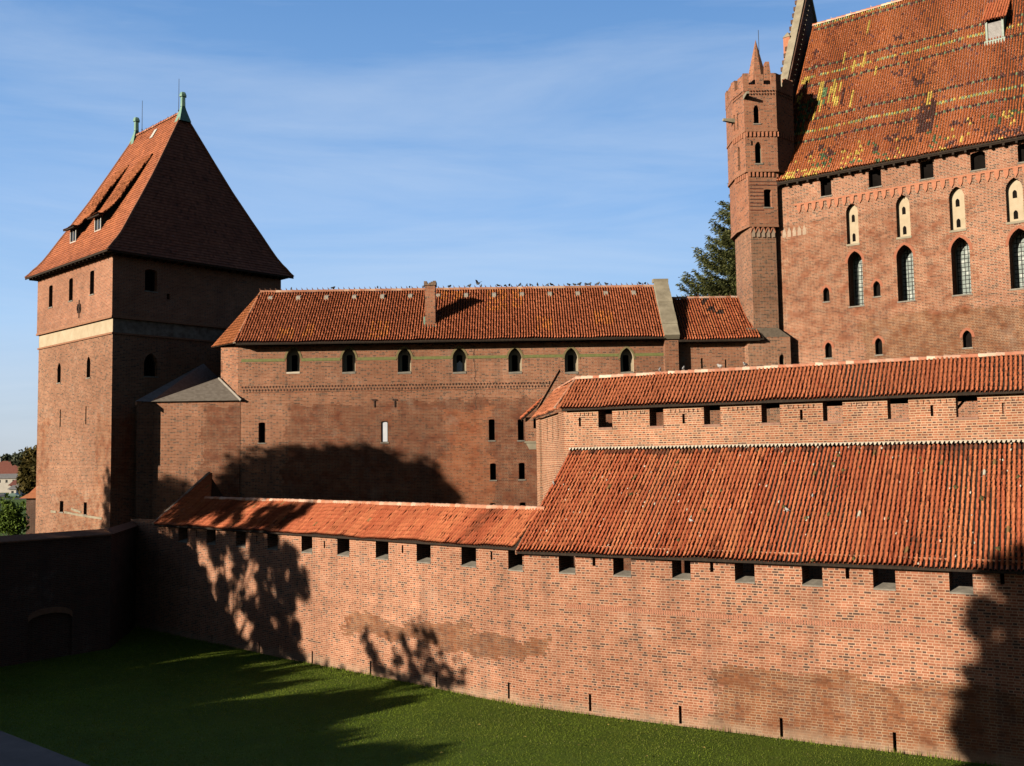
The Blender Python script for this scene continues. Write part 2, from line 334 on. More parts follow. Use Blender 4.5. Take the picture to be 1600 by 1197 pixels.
def panel(mb, f, s0, s1, z0, z1, holes=(), d=0., mi=0, revmi=None, backmi=None):
    S = sorted({s0, s1} | {round(h['s']+q*h['w']/2, 5) for h in holes for q in (-1, 1)}); S = [a for a in S if s0 <= a <= s1]
    Zs = sorted({z0, z1} | {round(h['z'], 5) for h in holes} | {round(h['z']+h['h'], 5) for h in holes}); Zs = [a for a in Zs if z0 <= a <= z1]
    for a, b in zip(S, S[1:]):
        if b-a < 1e-4: continue
        hs = [h for h in holes if h['s']-h['w']/2 < (a+b)/2 < h['s']+h['w']/2]
        spans = []; z = z0
        for h in sorted(hs, key=lambda h: h['z']):
            if h['z'] > z: spans.append((z, h['z']))
            z = max(z, min(h['z']+h['h'], z1))
        if z < z1-1e-4: spans.append((z, z1))
        for (p, q) in spans:
            mb.face([f.P(a, d, p), f.P(b, d, p), f.P(b, d, q), f.P(a, d, q)], [(a, p), (b, p), (b, q), (a, q)], mi)
    for h in holes:
        o = [(h['s']+x, h['z']+z) for x, z in outline(h['w'], h['h'], h['kind'])]
        if h['kind'] != 'rect':
            m = len(o)//2; L, Rr = o[1:m+1], o[m:-1]
            cl = (h['s']-h['w']/2, h['z']+h['h']); cr = (h['s']+h['w']/2, h['z']+h['h'])
            for a, b in zip(L, L[1:]): mb.face([f.P(cl[0], d, cl[1]), f.P(a[0], d, a[1]), f.P(b[0], d, b[1])], [cl, a, b], mi)
            for a, b in zip(Rr, Rr[1:]): mb.face([f.P(cr[0], d, cr[1]), f.P(a[0], d, a[1]), f.P(b[0], d, b[1])], [cr, a, b], mi)
        D = d+h['depth']; rm = mi if revmi is None else revmi
        for a, b in zip(o, o[1:]+o[:1]):
            q = h.get('rmi', rm)
            mb.face([f.P(a[0], d, a[1]), f.P(b[0], d, b[1]), f.P(b[0], D, b[1]), f.P(a[0], D, a[1])], [(d+a[0], a[1]), (d+b[0], b[1]), (D+b[0], b[1]), (D+a[0], a[1])], q)
        if h['back'] is not None:
            mb.face([f.P(x, D, z) for x, z in o], o, h['back'])
def window(f, h, parent, mat=None, sill=M_SILL, d=0., name='window', pane='pane', frame=None, label=None, arch=None):
    """surround just inside the opening, the pane at its back and a sill, as parts of the building"""
    s, z, w_, hh = h['s'], h['z'], h['w'], h['h']; o = [(s+x, z+y) for x, y in outline(w_, hh, h['kind'])]; cx, cz = s, z+hh*.45
    D = d+h['depth']-.02; b = MB(); tk = .05 if w_ < 1 else .08
    inn = [(cx+(x-cx)*(1-2*tk/w_), cz+(y-cz)*(1-2*tk/hh)) for x, y in o]
    for i in range(len(o)):
        j = (i+1) % len(o)
        b.face([f.P(o[i][0], D-.06, o[i][1]), f.P(o[j][0], D-.06, o[j][1]), f.P(inn[j][0], D-.06, inn[j][1]), f.P(inn[i][0], D-.06, inn[i][1])])
        b.face([f.P(inn[i][0], D-.06, inn[i][1]), f.P(inn[j][0], D-.06, inn[j][1]), f.P(inn[j][0], D, inn[j][1]), f.P(inn[i][0], D, inn[i][1])])
    win = b.build(name, frame or M_WOOD, parent)
    if label: win['label'] = label
    b = MB(); b.face([f.P(x, D-.012, y) for x, y in inn], inn); b.build(pane, mat or M_PANE, win)
    if sill:
        b = MB(); b.box(f, s-w_/2-.06, s+w_/2+.06, d-.05, d+h['depth']*.5, z-.09, z+.004); b.build('sill', sill, win)
    if arch:
        b = MB(); oo = outline(w_, hh, h['kind']); m = oo[1:-1]
        for a, c in zip(m, m[1:]):
            def ex(p, k): 
                v = np.array([p[0], p[1]-(hh-w_*.6)]); v /= max(np.linalg.norm(v), .01); return (s+p[0]+v[0]*k, z+p[1]+v[1]*k)
            q = [ex(a, .01), ex(c, .01), ex(c, .2), ex(a, .2)]
            b.face([f.P(x, d-.018, y) for x, y in q]); b.face([f.P(q[2][0], d-.018, q[2][1]), f.P(q[2][0], d, q[2][1]), f.P(q[3][0], d, q[3][1]), f.P(q[3][0], d-.018, q[3][1])])
        b.build('arch_surround', arch, win)
    return win

# ------------------------------------------------------------------ tiled roofs
def vnoise(x, y, sc, seed):
    r = np.random.default_rng(seed); o = 0
    for k in range(5):
        a = r.uniform(0, 6.28, 2); fx, fy = r.normal(0, 1, 2)/sc*(1+.6*k); o = o+np.sin(x*fx+y*fy+a[0]+1.3*np.sin((x*fy-y*fx)*.7+a[1]))/(1+.5*k)
    return o/2.2
TC = dict(base=[(.39, .085, .035), (.50, .135, .06), (.60, .205, .09)], dark=(.26, .07, .03))
def tile_color(ci, ri, seed, pal=TC, streak=.35):
    r = np.random.default_rng(seed); nc, nr = ci.max()+1, ri.max()+1
    a = r.uniform(0, 1, (nc, nr)); colr = r.uniform(0, 1, nc)[:, None]
    v = .2*a + .18 + streak*1.1*(colr-.1) + .25*vnoise(ci, ri*.6, 9., seed+1)
    v = np.clip(v, 0, 1); p = np.array(pal['base'])
    c = np.where(v[..., None] < .5, p[0]+(p[1]-p[0])*v[..., None]*2, p[1]+(p[2]-p[1])*(v[..., None]*2-1))
    dk = (r.uniform(0, 1, (nc, nr)) < .015) | (vnoise(ci, ri*.3, 5., seed+2)+.4*a > 1.15)
    c = np.where(dk[..., None], np.array(pal['dark'])*(.8+.5*a[..., None]), c); return c
PROF = [(0, -.12), (.22, -.12), (.26, .2), (.35, .45), (.52, .56), (.69, .45), (.79, .2), (.84, -.12)]
def tile_roof(name, f, s0, s1, prof, parent, pitch=.2, rowl=.33, lo=None, hi=None, colfn=None, seed=1, mat=None, flip=False, lift=.036):
    """barrel tiles laid in courses over the surface prof = [(d,z),...] (eave first) between s0 and s1"""
    prof = np.array(prof, float); seg = np.hypot(*(prof[1:]-prof[:-1]).T); L = np.concatenate([[0], np.cumsum(seg)]); tot = L[-1]
    nc = max(1, int(round((s1-s0)/pitch))); pitch = (s1-s0)/nc; nr = max(1, int(math.ceil(tot/rowl)))
    ci, ri = np.meshgrid(np.arange(nc), np.arange(nr), indexing='ij')
    tc_ = colfn(ci, ri, nc, nr) if colfn else tile_color(ci, ri, seed)
    r = np.random.default_rng(seed); jit = r.normal(0, .004, (nc, nr)); ju = r.normal(0, .007, (nc, nr))
    k = len(PROF); px_ = np.array([p[0] for p in PROF]); ph = np.array([p[1] for p in PROF])
    U = s0+(ci[:, :, None, None]+px_[None, None, None, :])*pitch + (ju[:, :, None, None]*(ph > .15)[None, None, None, :])
    Vv = ri[:, :, None, None]*rowl + np.array([-.02, rowl])[None, None, :, None]
    Hh = ph[None, None, None, :]*pitch*1.0 + np.array([lift, 0.])[None, None, :, None] + jit[:, :, None, None]
    U, Vv, Hh = np.broadcast_arrays(U, Vv, Hh); Vv = Vv.copy()
    uc = (s0+(ci+.5)*pitch)[:, :, None, None]+0*U
    hi_v = np.minimum(tot, hi(uc)) if hi else tot+0*uc; lo_v = np.maximum(-.02, lo(uc)) if lo else -.02+0*uc
    Vv = np.clip(Vv, lo_v, np.maximum(hi_v, lo_v))
    vv = np.clip(Vv, 0, tot); d = np.interp(vv, L, prof[:, 0]); z = np.interp(vv, L, prof[:, 1])
    # smoothed slope normal
    e = .15; dd = np.interp(np.clip(vv+e, 0, tot), L, prof[:, 0])-np.interp(np.clip(vv-e, 0, tot), L, prof[:, 0]); dz = np.interp(np.clip(vv+e, 0, tot), L, prof[:, 1])-np.interp(np.clip(vv-e, 0, tot), L, prof[:, 1])
    ln = np.hypot(dd, dz)+1e-9; nd, nz_ = -dz/ln, dd/ln
    d = d+nd*Hh; z = z+nz_*Hh
    z = z+.035*np.sin(U*.9+seed)+.02*np.sin(U*2.3+vv*.8)+.012*np.sin(U*5.1+vv*2.)
    X = f.O[0]+f.t[0]*U+f.n[0]*d; Y = f.O[1]+f.t[1]*U+f.n[1]*d
    V = np.stack([X, Y, z], -1)                     # nc,nr,2,k,3
    idx = np.arange(nc*nr*2*k).reshape(nc, nr, 2, k)
    F = []; C = []; UVs = []
    def add(a, b, c_, d_, cc):
        F.append(np.stack([a, b, c_, d_], -1).reshape(-1, 4)); C.append(cc.reshape(-1, 3))
    cc = np.broadcast_to(tc_[:, :, None, :], (nc, nr, k-1, 3)).copy(); cc[:, :, 0] *= .4; cc[:, :, -1] *= .6  # pans and right flanks darkened: shade of the gaps painted into the tiles
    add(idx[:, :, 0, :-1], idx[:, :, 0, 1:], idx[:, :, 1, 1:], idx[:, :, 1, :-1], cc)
    if nc > 1: add(idx[:-1, :, 0, -1], idx[1:, :, 0, 0], idx[1:, :, 1, 0], idx[:-1, :, 1, -1], tc_[:-1]*.4)  # pan strip between columns carries the same painted shade
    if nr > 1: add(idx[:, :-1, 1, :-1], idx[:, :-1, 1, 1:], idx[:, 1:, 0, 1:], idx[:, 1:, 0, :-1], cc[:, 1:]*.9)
    F = np.concatenate(F); C = np.concatenate(C); V = V.reshape(-1, 3)
    P = V[F]; ar = np.linalg.norm(np.cross(P[:, 2]-P[:, 0], P[:, 3]-P[:, 1]), axis=1); keep = ar > 2e-5
    F, C = F[keep], C[keep]
    if flip: F = F[:, ::-1]
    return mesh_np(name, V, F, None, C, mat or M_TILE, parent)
def deck(mb, f, s0, s1, prof, th=.12, mi=0):        # boards under the tiles
    for (a, b) in zip(prof, prof[1:]):
        q = [f.P(s0, a[0], a[1]-th), f.P(s1, a[0], a[1]-th), f.P(s1, b[0], b[1]-th), f.P(s0, b[0], b[1]-th)]
        p = [f.P(s0, a[0], a[1]-.015), f.P(s1, a[0], a[1]-.015), f.P(s1, b[0], b[1]-.015), f.P(s0, b[0], b[1]-.015)]
        mb.prism(p, q, mi)
def ridge_tiles(name, a, b, parent, rad=.14, step=.4, seed=0, col=((.42, .14, .07), (.62, .42, .32)), spikes=None, mat=None):
    a = np.array(a, float); b = np.array(b, float); n = max(1, int(np.linalg.norm(b-a)/step)); m = MB(); r = random.Random(seed)
    t = (b-a)/np.linalg.norm(b-a); e = np.cross(t, [0, 0, 1.]); e /= np.linalg.norm(e); g = np.cross(e, t)
    for i in range(n):
        p, q = a+(b-a)*i/n, a+(b-a)*(i+1.12)/n; k = r.random(); c = tuple(col[0][j]+(col[1][j]-col[0][j])*k**1.5 for j in range(3))
        ra, rb = rad*1.18, rad*.92; j_ = r.uniform(-.012, .012)
        A = [p+ra*(math.cos(x)*e+math.sin(x)*g)+g*j_ for x in np.linspace(-.35, math.pi+.35, 8)]; B = [q+rb*(math.cos(x)*e+math.sin(x)*g) for x in np.linspace(-.35, math.pi+.35, 8)]
        for x in range(7): m.face([A[x], A[x+1], B[x+1], B[x]], None, 0, c)
        m.face(A, None, 0, (.5, .42, .33))
        if spikes and i % spikes == 0:
            z = p+g*rad; m.face([z-t*.06, z+t*.06, z+g*.22-t*.09], None, 0, (.25, .12, .08)); m.face([z-e*.04, z+e*.04, z+g*.22-t*.09], None, 0, (.25, .12, .08))
    return m.build(name, mat or M_TILE, parent)

# ================================================================== SETTING
g = NT('grass_ground'); tcx = g.n('ShaderNodeTexCoord').outputs['Object']
k1 = g.noise(tcx, .25, 5, .6); k2 = g.noise(tcx, 9., 6, .7); k3 = g.noise(tcx, 1.6, 4, .6)
c = g.mix(g.rng(k1, .3, .7), (.12, .19, .014), (.20, .28, .025)); c = g.mix(g.rng(k2, .3, .75), g.mix(1., c, (.45, .5, .4), 'MULTIPLY'), c)
c = g.mix(g.rng(k3, .45, .75, 0, .45), c, (.10, .125, .025)); g.l(c, g.b.inputs['Base Color']); g.b.inputs['Roughness'].default_value = .95
bp = g.n('ShaderNodeBump'); bp.inputs['Strength'].default_value = .9; bp.inputs['Distance'].default_value = .12; g.l(k2, bp.inputs['Height']); g.l(bp.outputs[0], g.b.inputs['Normal'])
M_GRD = g.m
def sheet(name, pts, mat, z):
    m = MB(); m.face([(x, y, z) for x, y in pts]); return tag(m.build(name, mat), kind='structure')
# moat floor: gently uneven, then flat out to the horizon
n_ = 70; xs = np.linspace(-75, 65, n_); ys = np.linspace(2, 95, n_); X, Y = np.meshgrid(xs, ys, indexing='ij')
Zg = .05*vnoise(X, Y, 5., 3); edge = np.minimum(np.minimum(X+75, 65-X), np.minimum(Y-2, 95-Y)); Zg = Zg*np.clip(edge/6, 0, 1)
V = np.stack([X, Y, Zg], -1).reshape(-1, 3); I = np.arange(n_*n_).reshape(n_, n_)
F = np.stack([I[:-1, :-1], I[1:, :-1], I[1:, 1:], I[:-1, 1:]], -1).reshape(-1, 4)
ring = [(-75, 2), (65, 2), (65, 95), (-75, 95)]; big = [(-4000, -400), (4000, -400), (4000, 5200), (-4000, 5200)]
v0 = len(V); V = np.vstack([V, [(x, y, 0) for x, y in ring+big]])
F = np.vstack([F, [[v0+4+i, v0+4+(i+1) % 4, v0+(i+1) % 4, v0+i] for i in range(4)]])
tag(mesh_np('moat_ground', V, F, V[F][..., :2].reshape(-1, 2), np.ones((len(F), 3)), M_GRD, None, smooth=True), kind='structure')

# reference points of the two moat wall lines
A = on_z(489, 1037); B = on_z(820, 1104); D = on_z(1500, 1190)
FW1 = Frame(B, B[:2]-A[:2]); FW2 = Frame(B, D[:2]-B[:2])

# grass blades over the part of the moat floor that is seen
def grass():
    N = 520000; r = np.random.default_rng(5); px_ = r.uniform(-40, 1640, N); py_ = r.uniform(0, 1, N)
    # sample evenly in the visible wedge
    Yd = 30+np.sqrt(py_)*42; Xd = (r.uniform(-.56, .56, N))*Yd
    d1 = (Xd-FW1.O[0])*FW1.n[0]+(Yd-FW1.O[1])*FW1.n[1]; d2 = (Xd-FW2.O[0])*FW2.n[0]+(Yd-FW2.O[1])*FW2.n[1]
    ok = (np.where(Xd < B[0], d1, d2) < -.05); Xd, Yd, d = Xd[ok], Yd[ok], np.where(Xd < B[0], d1, d2)[ok]; n = len(Xd)
    near = d > -.28; clump = (vnoise(Xd, Yd, .8, 29)*.5+.5).clip(0, 1); h = r.uniform(.035, .075, n)*(1+near*(1.+4.5*clump**2)*r.uniform(.3, 1, n)); a = r.uniform(0, math.pi, n); wd = .015
    lx, ly = r.normal(0, .022, n), r.normal(0, .022, n); z0 = .05*vnoise(Xd, Yd, 5., 3)-.01
    P0 = np.stack([Xd-np.cos(a)*wd, Yd-np.sin(a)*wd, z0], -1); P1 = np.stack([Xd+np.cos(a)*wd, Yd+np.sin(a)*wd, z0], -1); P2 = np.stack([Xd+lx, Yd+ly, z0+h], -1)
    V = np.stack([P0, P1, P2], 1).reshape(-1, 3); F = np.arange(len(V)).reshape(-1, 3)
    v = r.uniform(0, 1, n)[:, None]; pt = (vnoise(Xd, Yd, 2.2, 9)[:, None]*.5+.5).clip(0, 1)
    C = np.array([.13, .22, .012])*(1-v)+np.array([.25, .36, .03])*v; C = C*(1-.35*pt)+np.array([.33, .30, .07])*.35*pt; p2 = (vnoise(Xd, Yd, 7., 19)[:, None]*.5+.5).clip(0, 1); p3 = (vnoise(Xd, Yd, .9, 33)[:, None]*.5+.5).clip(0, 1); C = C*(.66+.42*p2)*(.85+.3*p3); wd_ = (r.uniform(0, 1, n) < .02)[:, None]; C = np.where(wd_, np.array([.4, .38, .14]), C); h = h
    o = mesh_np('grass', V, F, None, C, M_LEAF, None); tag(o, 'mown green grass covering the floor of the dry moat', 'grass', kind='stuff')
grass()

# ================================================================== MOAT WALL (left stretch), with its tiled wall walk
def crenels(f, rng, sill_y, top, dz, depth):
    out = []
    for (a, b, y) in rng:
        sa, _ = f.px(a, y); sb, z = f.px(b, y); out.append(hole((sa+sb)/2, z, abs(sb-sa), top-z, 'rect', depth))
    return out
ZT = 7.72
c1 = [(279, 293, 839), (323, 337, 843), (369, 384, 847), (418, 434, 850), (471, 488, 855), (527, 546, 858), (587, 607, 863), (651, 673, 868), (721, 744, 871), (794, 818, 875)]
c2 = [(873, 899, 880), (958, 986, 884), (1050, 1079, 889), (1148, 1179, 893), (1253, 1285, 898), (1364, 1399, 903), (1483, 1520, 907)]
zs = 6.42
def mk(f, lst):
    o = []
    for a, b, y in lst:
        sa, za = f.px(a, y); sb, _ = f.px(b, y); o.append(hole((sa+sb)/2, zs, sb-sa, ZT-zs, 'rect', .62))
    return o
def slits(f, lst, hh, ww, dp=.4, bk=1):
    o = []
    for x, y in lst:
        s, z = f.px(x, y); o.append(hole(s, z-hh/2, ww, hh, 'rect', dp, back=bk))
    return o
H1 = mk(FW1, c1); H2 = mk(FW2, c2)
L1 = slits(FW1, [(307, 834), (401, 842), (507, 851), (629, 858), (768, 868)], .42, .12)
L2 = slits(FW2, [(928, 876), (1112, 885), (1324, 895), (1566, 903)], .5, .15)
G1 = slits(FW1, [(331, 1002), (405, 1012), (488, 1028), (579, 1044), (682, 1062), (795, 1079)], .78, .13)
G2 = slits(FW2, [(922, 1098), (1063, 1117), (1221, 1137), (1398, 1160)], .78, .13)
sL, _ = FW1.px(203, 900); sE = 27.
rt = empty('moat_wall', (*(FW1.O+FW1.t*sL/2), 0), 'pale red brick moat wall with square crenels in dappled tree shade beside the tower', 'fortress wall')
m = MB(); panel(m, FW1, sL, 0, -.3, ZT, H1+L1+G1); m.face([FW1.P(sL, .62, -.3), FW1.P(sL, 0, -.3), FW1.P(sL, 0, ZT), FW1.P(sL, .62, ZT)])
panel(m, FW1, sL, 0, zs-1.3, ZT, H1, d=.62)
m.face([FW1.P(sL, .62, zs-1.3), FW1.P(0, .62, zs-1.3), FW1.P(0, 2.6, zs-1.3), FW1.P(sL, 2.6, zs-1.3)])
m.box(FW1, sL, -2.6, 2.6, 3., -.3, 8.3)
m.build('wall', [M_W1, M_BLACK], rt)
def sills(f, Hs, parent):
    for h in Hs:
        b = MB(); b.prism([f.P(h['s']-h['w']/2, -.03, zs+.0), f.P(h['s']+h['w']/2, -.03, zs), f.P(h['s']+h['w']/2, -.03, zs-.06), f.P(h['s']-h['w']/2, -.03, zs-.06)][::-1],
                          [f.P(h['s']-h['w']/2, .6, zs+.17), f.P(h['s']+h['w']/2, .6, zs+.17), f.P(h['s']+h['w']/2, .6, zs-.06), f.P(h['s']-h['w']/2, .6, zs-.06)][::-1])
        b.build('sill', M_SILL, parent)
sills(FW1, H1, rt)
# roof over the wall walk: low ridge, running up to the hall block at the left end
e1 = (-.28, 7.50); pr1 = [e1, (2.0, 9.2)]; slope = (9.2-7.50)/2.28
sa, _ = FW1.px(240, 815, -.28); sp_, zp_ = FW1.px(327, 742, 4.3)
roof1 = [e1, (4.3, 7.50+slope*4.58)]
Lr = math.hypot(2.28, 1.7); Lh = math.hypot(4.58, slope*4.58)
s_ap, _ = FW1.px(327, 742, 4.3); s_br, _ = FW1.px(318, 779, 2.0)
def hi1(u):
    r = np.where(u < s_ap+.4, Lh, np.where(u < s_br+.9, Lh-(u-s_ap-.4)/(s_br+.5-s_ap)*(Lh-Lr), Lr)); return np.maximum(r, Lr)
def colw(seed, topdark=.0, streak=.45):
    def fn(ci, ri, nc, nr):
        c = tile_color(ci, ri, seed, streak=streak)
        if topdark:
            t = (ri >= nr-2)[..., None]*(np.random.default_rng(seed).uniform(0, 1, ci.shape) < topdark)[..., None]; c = np.where(t, c*.35+.01, c)
        r = np.random.default_rng(seed+9); wsp = (r.uniform(0, 1, ci.shape) < .0012)[..., None]; c = np.where(wsp, np.array([.62, .55, .46]), c)
        ms = (r.uniform(0, 1, ci.shape) < .004)[..., None]; c = np.where(ms, np.array([.26, .15, .06]), c); return c
    return fn
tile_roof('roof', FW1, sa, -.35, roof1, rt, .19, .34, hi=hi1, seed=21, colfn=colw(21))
m = MB(); deck(m, FW1, sa, .0, pr1, .1); deck(m, FW1, sa, s_ap+.2, [(2.0, 9.2), (4.3, 7.5+slope*4.58)], .1)
m.face([FW1.P(s_ap+.3, 4.2, 10.8), FW1.P(s_br+.3, 2, 9.2), FW1.P(s_br+.3, 4.2, 8.2)])
deck(m, FW1, s_br-.5, -2., [(4.3, 7.6), (2.05, 9.18)], .1)
m.build('roof_boards', M_WOOD, rt)
tile_roof('roof', FW1, s_br, -1.5, [(4.4, 7.5), (2.0, 9.2)], rt, .19, .34, seed=22, flip=True)
ridge_tiles('ridge', FW1.P(s_br+.3, 2.0, 9.26), FW1.P(-.2, 2.0, 9.26), rt, .13, .38, 3, ((.55, .22, .12), (.72, .5, .38)))
ridge_tiles('verge', FW1.P(sa, -.3, 7.5), FW1.P(s_ap, 4.3, 7.5+slope*4.58+.06), rt, .12, .4, 4, ((.4, .2, .13), (.6, .5, .4)))

# ================================================================== MOAT WALL (right stretch) with the wide lean-to roof
rt = empty('moat_wall', (*(FW2.O+FW2.t*12), 0), 'sunlit pale red brick moat wall with square crenels under the wide lean-to tile roof', 'fortress wall')
m = MB(); panel(m, FW2, 0, sE, -.3, ZT, H2+L2+G2)
panel(m, FW2, 0, sE, zs-1.3, ZT, H2, d=.62)
m.face([FW2.P(0, .62, zs-1.3), FW2.P(sE, .62, zs-1.3), FW2.P(sE, 5.9, zs-1.3), FW2.P(0, 5.9, zs-1.3)])
m.face([FW2.P(sE, 0, -.3), FW2.P(sE, 6.2, -.3), FW2.P(sE, 6.2, 12.2), FW2.P(sE, 0, 7.5)])
m.build('wall', [M_W2, M_BLACK], rt)
# soldier course
m = MB(); sA, _ = FW2.px(885, 946); sB, _ = FW2.px(1474, 987); x = sA
while x < sB: m.box(FW2, x, x+.075, -.012, .01, 4.78, 4.98, skip='b'); x += .11
m.build('string_course', plain('soldier_brick', (.34, .13, .08), (.5, .24, .15), 9), rt)
sills(FW2, H2, rt)
sv, _ = FW2.px(806, 855, -.35); pr2 = [(-.38, 7.36), (5.85, 12.22)]
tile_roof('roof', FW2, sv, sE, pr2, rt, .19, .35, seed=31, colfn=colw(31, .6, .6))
m = MB(); deck(m, FW2, sv, sE, pr2, .1); m.build('roof_boards', M_WOOD, rt)
m = MB(); x = sv+.6; tw = .19*1.0
x = sv
zt = 12.2
m.box(FW2, sv+.1, sE, 5.72, 5.9, zt+.02, zt+.15)
r = random.Random(2)
while x < sE:
    h_ = r.uniform(.02, .07); p = [FW2.P(x+.0, 5.62, zt+.12), FW2.P(x+.15, 5.62, zt+.12), FW2.P(x+.075, 5.5, zt-h_+.03)]
    m.face(p); m.face([p[0], p[2], FW2.P(x+.075, 5.75, zt)]); m.face([p[2], p[1], FW2.P(x+.075, 5.75, zt)])
    m.face([p[1], p[0], FW2.P(x+.0, 5.8, zt+.15), FW2.P(x+.15, 5.8, zt+.15)]); x += .19
m.build('mortar_fillet', M_LIME, rt)
def roofspots(name, f, s0, s1, prof, n, mat, parent, rr, seed, asp=2.2, hh=.11):
    r = random.Random(seed); m = MB()
    for _ in range(n):
        u, v = r.uniform(s0, s1), r.random()**.8; d0, z0 = prof[0]; d1, z1 = prof[-1]; d, z = d0+(d1-d0)*v, z0+(z1-z0)*v; l = math.hypot(d1-d0, z1-z0); tx, tz = (d1-d0)/l, (z1-z0)/l; a = r.uniform(*rr)
        c = (u, d-tz*hh, z+tx*hh); pts = []
        for k in range(7):
            g_ = k*6.283/7; q = a*r.uniform(.6, 1.2); x, y = math.cos(g_)*q, math.sin(g_)*q*asp; pts.append(f.P(c[0]+x, c[1]+tx*y, c[2]+tz*y))
        top = f.P(c[0], c[1]-tz*a*.5, c[2]+tx*a*.5)
        for k in range(7): m.face([pts[k], pts[(k+1) % 7], top])
    return tag(m.build(name, mat, parent), kind='stuff')
M_MOSS = plain('moss', (.06, .05, .02), (.14, .11, .04), 9)
roofspots('bird_droppings', FW2, sv+.5, 22, pr2, 110, M_LIME, rt, (.02, .05), 5)
roofspots('moss', FW2, sv+.5, 22, pr2, 46, M_MOSS, rt, (.05, .12), 6, 1.3)
# verge boards of the lean-to, seen at its left edge
m = MB(); m.prism([FW2.P(sv-.02, -.38, 7.40), FW2.P(sv-.02, 5.85, 12.26), FW2.P(sv-.02, 5.85, 12.1), FW2.P(sv-.02, -.38, 7.22)], [FW2.P(sv+.08, -.38, 7.40), FW2.P(sv+.08, 5.85, 12.26), FW2.P(sv+.08, 5.85, 12.1), FW2.P(sv+.08, -.38, 7.22)])
m.face([FW2.P(sv+.05, 2.1, 9.15), FW2.P(sv+.05, 5.9, 12.1), FW2.P(sv+.05, 5.9, 5.), FW2.P(sv+.05, 2.1, 5.)])
m.build('verge', M_W2, rt)

# ================================================================== INNER WALL with crenelled gallery
Zm = 14.35; sM, _ = FW2.px(881, 660, 6.); corner = FW2.P(sM, 6., 0)
FM = Frame(corner, FW2.t)
rt = empty('gallery_wall', FM.P(10, 0, 8), 'bright brick gallery wall with wide crenels, between the two orange tile roofs on the right', 'fortress wall')
cm = [(935, 957, 664), (1015, 1037, 661), (1100, 1126, 658), (1190, 1219, 654), (1286, 1317, 651), (1387, 1420, 648), (1494, 1528, 643)]
HM = []
for a, b, y in cm:
    p, z = FM.px(a, y); q, _ = FM.px(b, y); HM.append(hole((p+q)/2, 13.37, q-p, Zm-13.37, 'rect', .5))
LM = []
for x, y in [(906, 658), (1068, 652), (1252, 646), (1456, 635), (1568, 630)]:
    s, z = FM.px(x, y); LM.append(hole(s, 13.45, .13, .5, 'rect', .5))
m = MB(); panel(m, FM, 0, 27, 7, Zm, HM+LM); panel(m, FM, 0, 27, 12, Zm, HM+LM, d=.5)
m.build('wall', [M_MW, M_BLACK], rt)
m = MB()
for h in HM: m.box(FM, h['s']-h['w']/2, h['s']+h['w']/2, -.03, .3, h['z']-.12, h['z']+.003)
m.build('sill', plain('brick_sill', (.26, .14, .1), (.38, .22, .16), 6), rt)
# dentil row under eave on the merlons
m = MB(); edges = [0.6]+[v for h in HM for v in (h['s']-h['w']/2, h['s']+h['w']/2)]+[27]
for a, b in zip(edges[::2], edges[1::2]):
    x = a+.3
    while x < b-.3: m.box(FM, x, x+.1, -.05, .02, Zm-.33, Zm-.15, skip='b'); x += .24
m.build('dentil_course', M_MW, rt)
prm = [(-.32, 14.42), (1.55, 16.12)]
Lm = math.hypot(1.87, 1.7)
s_r, _ = FM.px(900, 594, 1.55)
def him(u): return np.clip((u+.35)/(s_r+.35), 0, 1)*Lm
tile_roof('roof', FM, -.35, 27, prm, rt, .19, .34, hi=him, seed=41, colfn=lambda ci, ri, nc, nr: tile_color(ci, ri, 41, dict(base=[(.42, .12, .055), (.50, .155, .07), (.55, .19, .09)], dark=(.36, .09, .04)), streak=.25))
tile_roof('roof', FM, s_r, 27, [(3.5, 14.42), (1.55, 16.12)], rt, .19, .34, seed=42, flip=True)
m = MB(); deck(m, FM, s_r, 27, prm, .1); deck(m, FM, s_r, 27, [(3.5, 14.42), (1.6, 16.1)], .1)
m.box(FM, 0, 27, .0, .5, Zm, Zm+.1); m.build('roof_boards', M_WOOD, rt)
ridge_tiles('ridge', FM.P(s_r, 1.55, 16.18), FM.P(27, 1.55, 16.18), rt, .12, .36, 5, ((.5, .2, .12), (.8, .66, .52)))
for k in range(8):                                   # posts and braces carrying the rear eave
    s = 1.6+k*3.45; b = MB(); b.box(FM, s, s+.18, 2.95, 3.13, 11.4, 14.5); b.prism([FM.P(s+.05, 3.0, 13.3), FM.P(s+.9, 3.0, 14.3), FM.P(s+.9, 3.0, 14.45), FM.P(s+.05, 3.0, 13.5)][::-1], [FM.P(s+.05, 3.1, 13.3), FM.P(s+.9, 3.1, 14.3), FM.P(s+.9, 3.1, 14.45), FM.P(s+.05, 3.1, 13.5)][::-1])
    b.build('post', M_WOOD, rt)
m = MB(); m.box(FM, 0, 27, 2.9, 3.15, 14.2, 14.42); m.box(FM, 0, 27, .5, 3.2, 11.9, 12.0); m.build('beam', M_WOOD, rt)
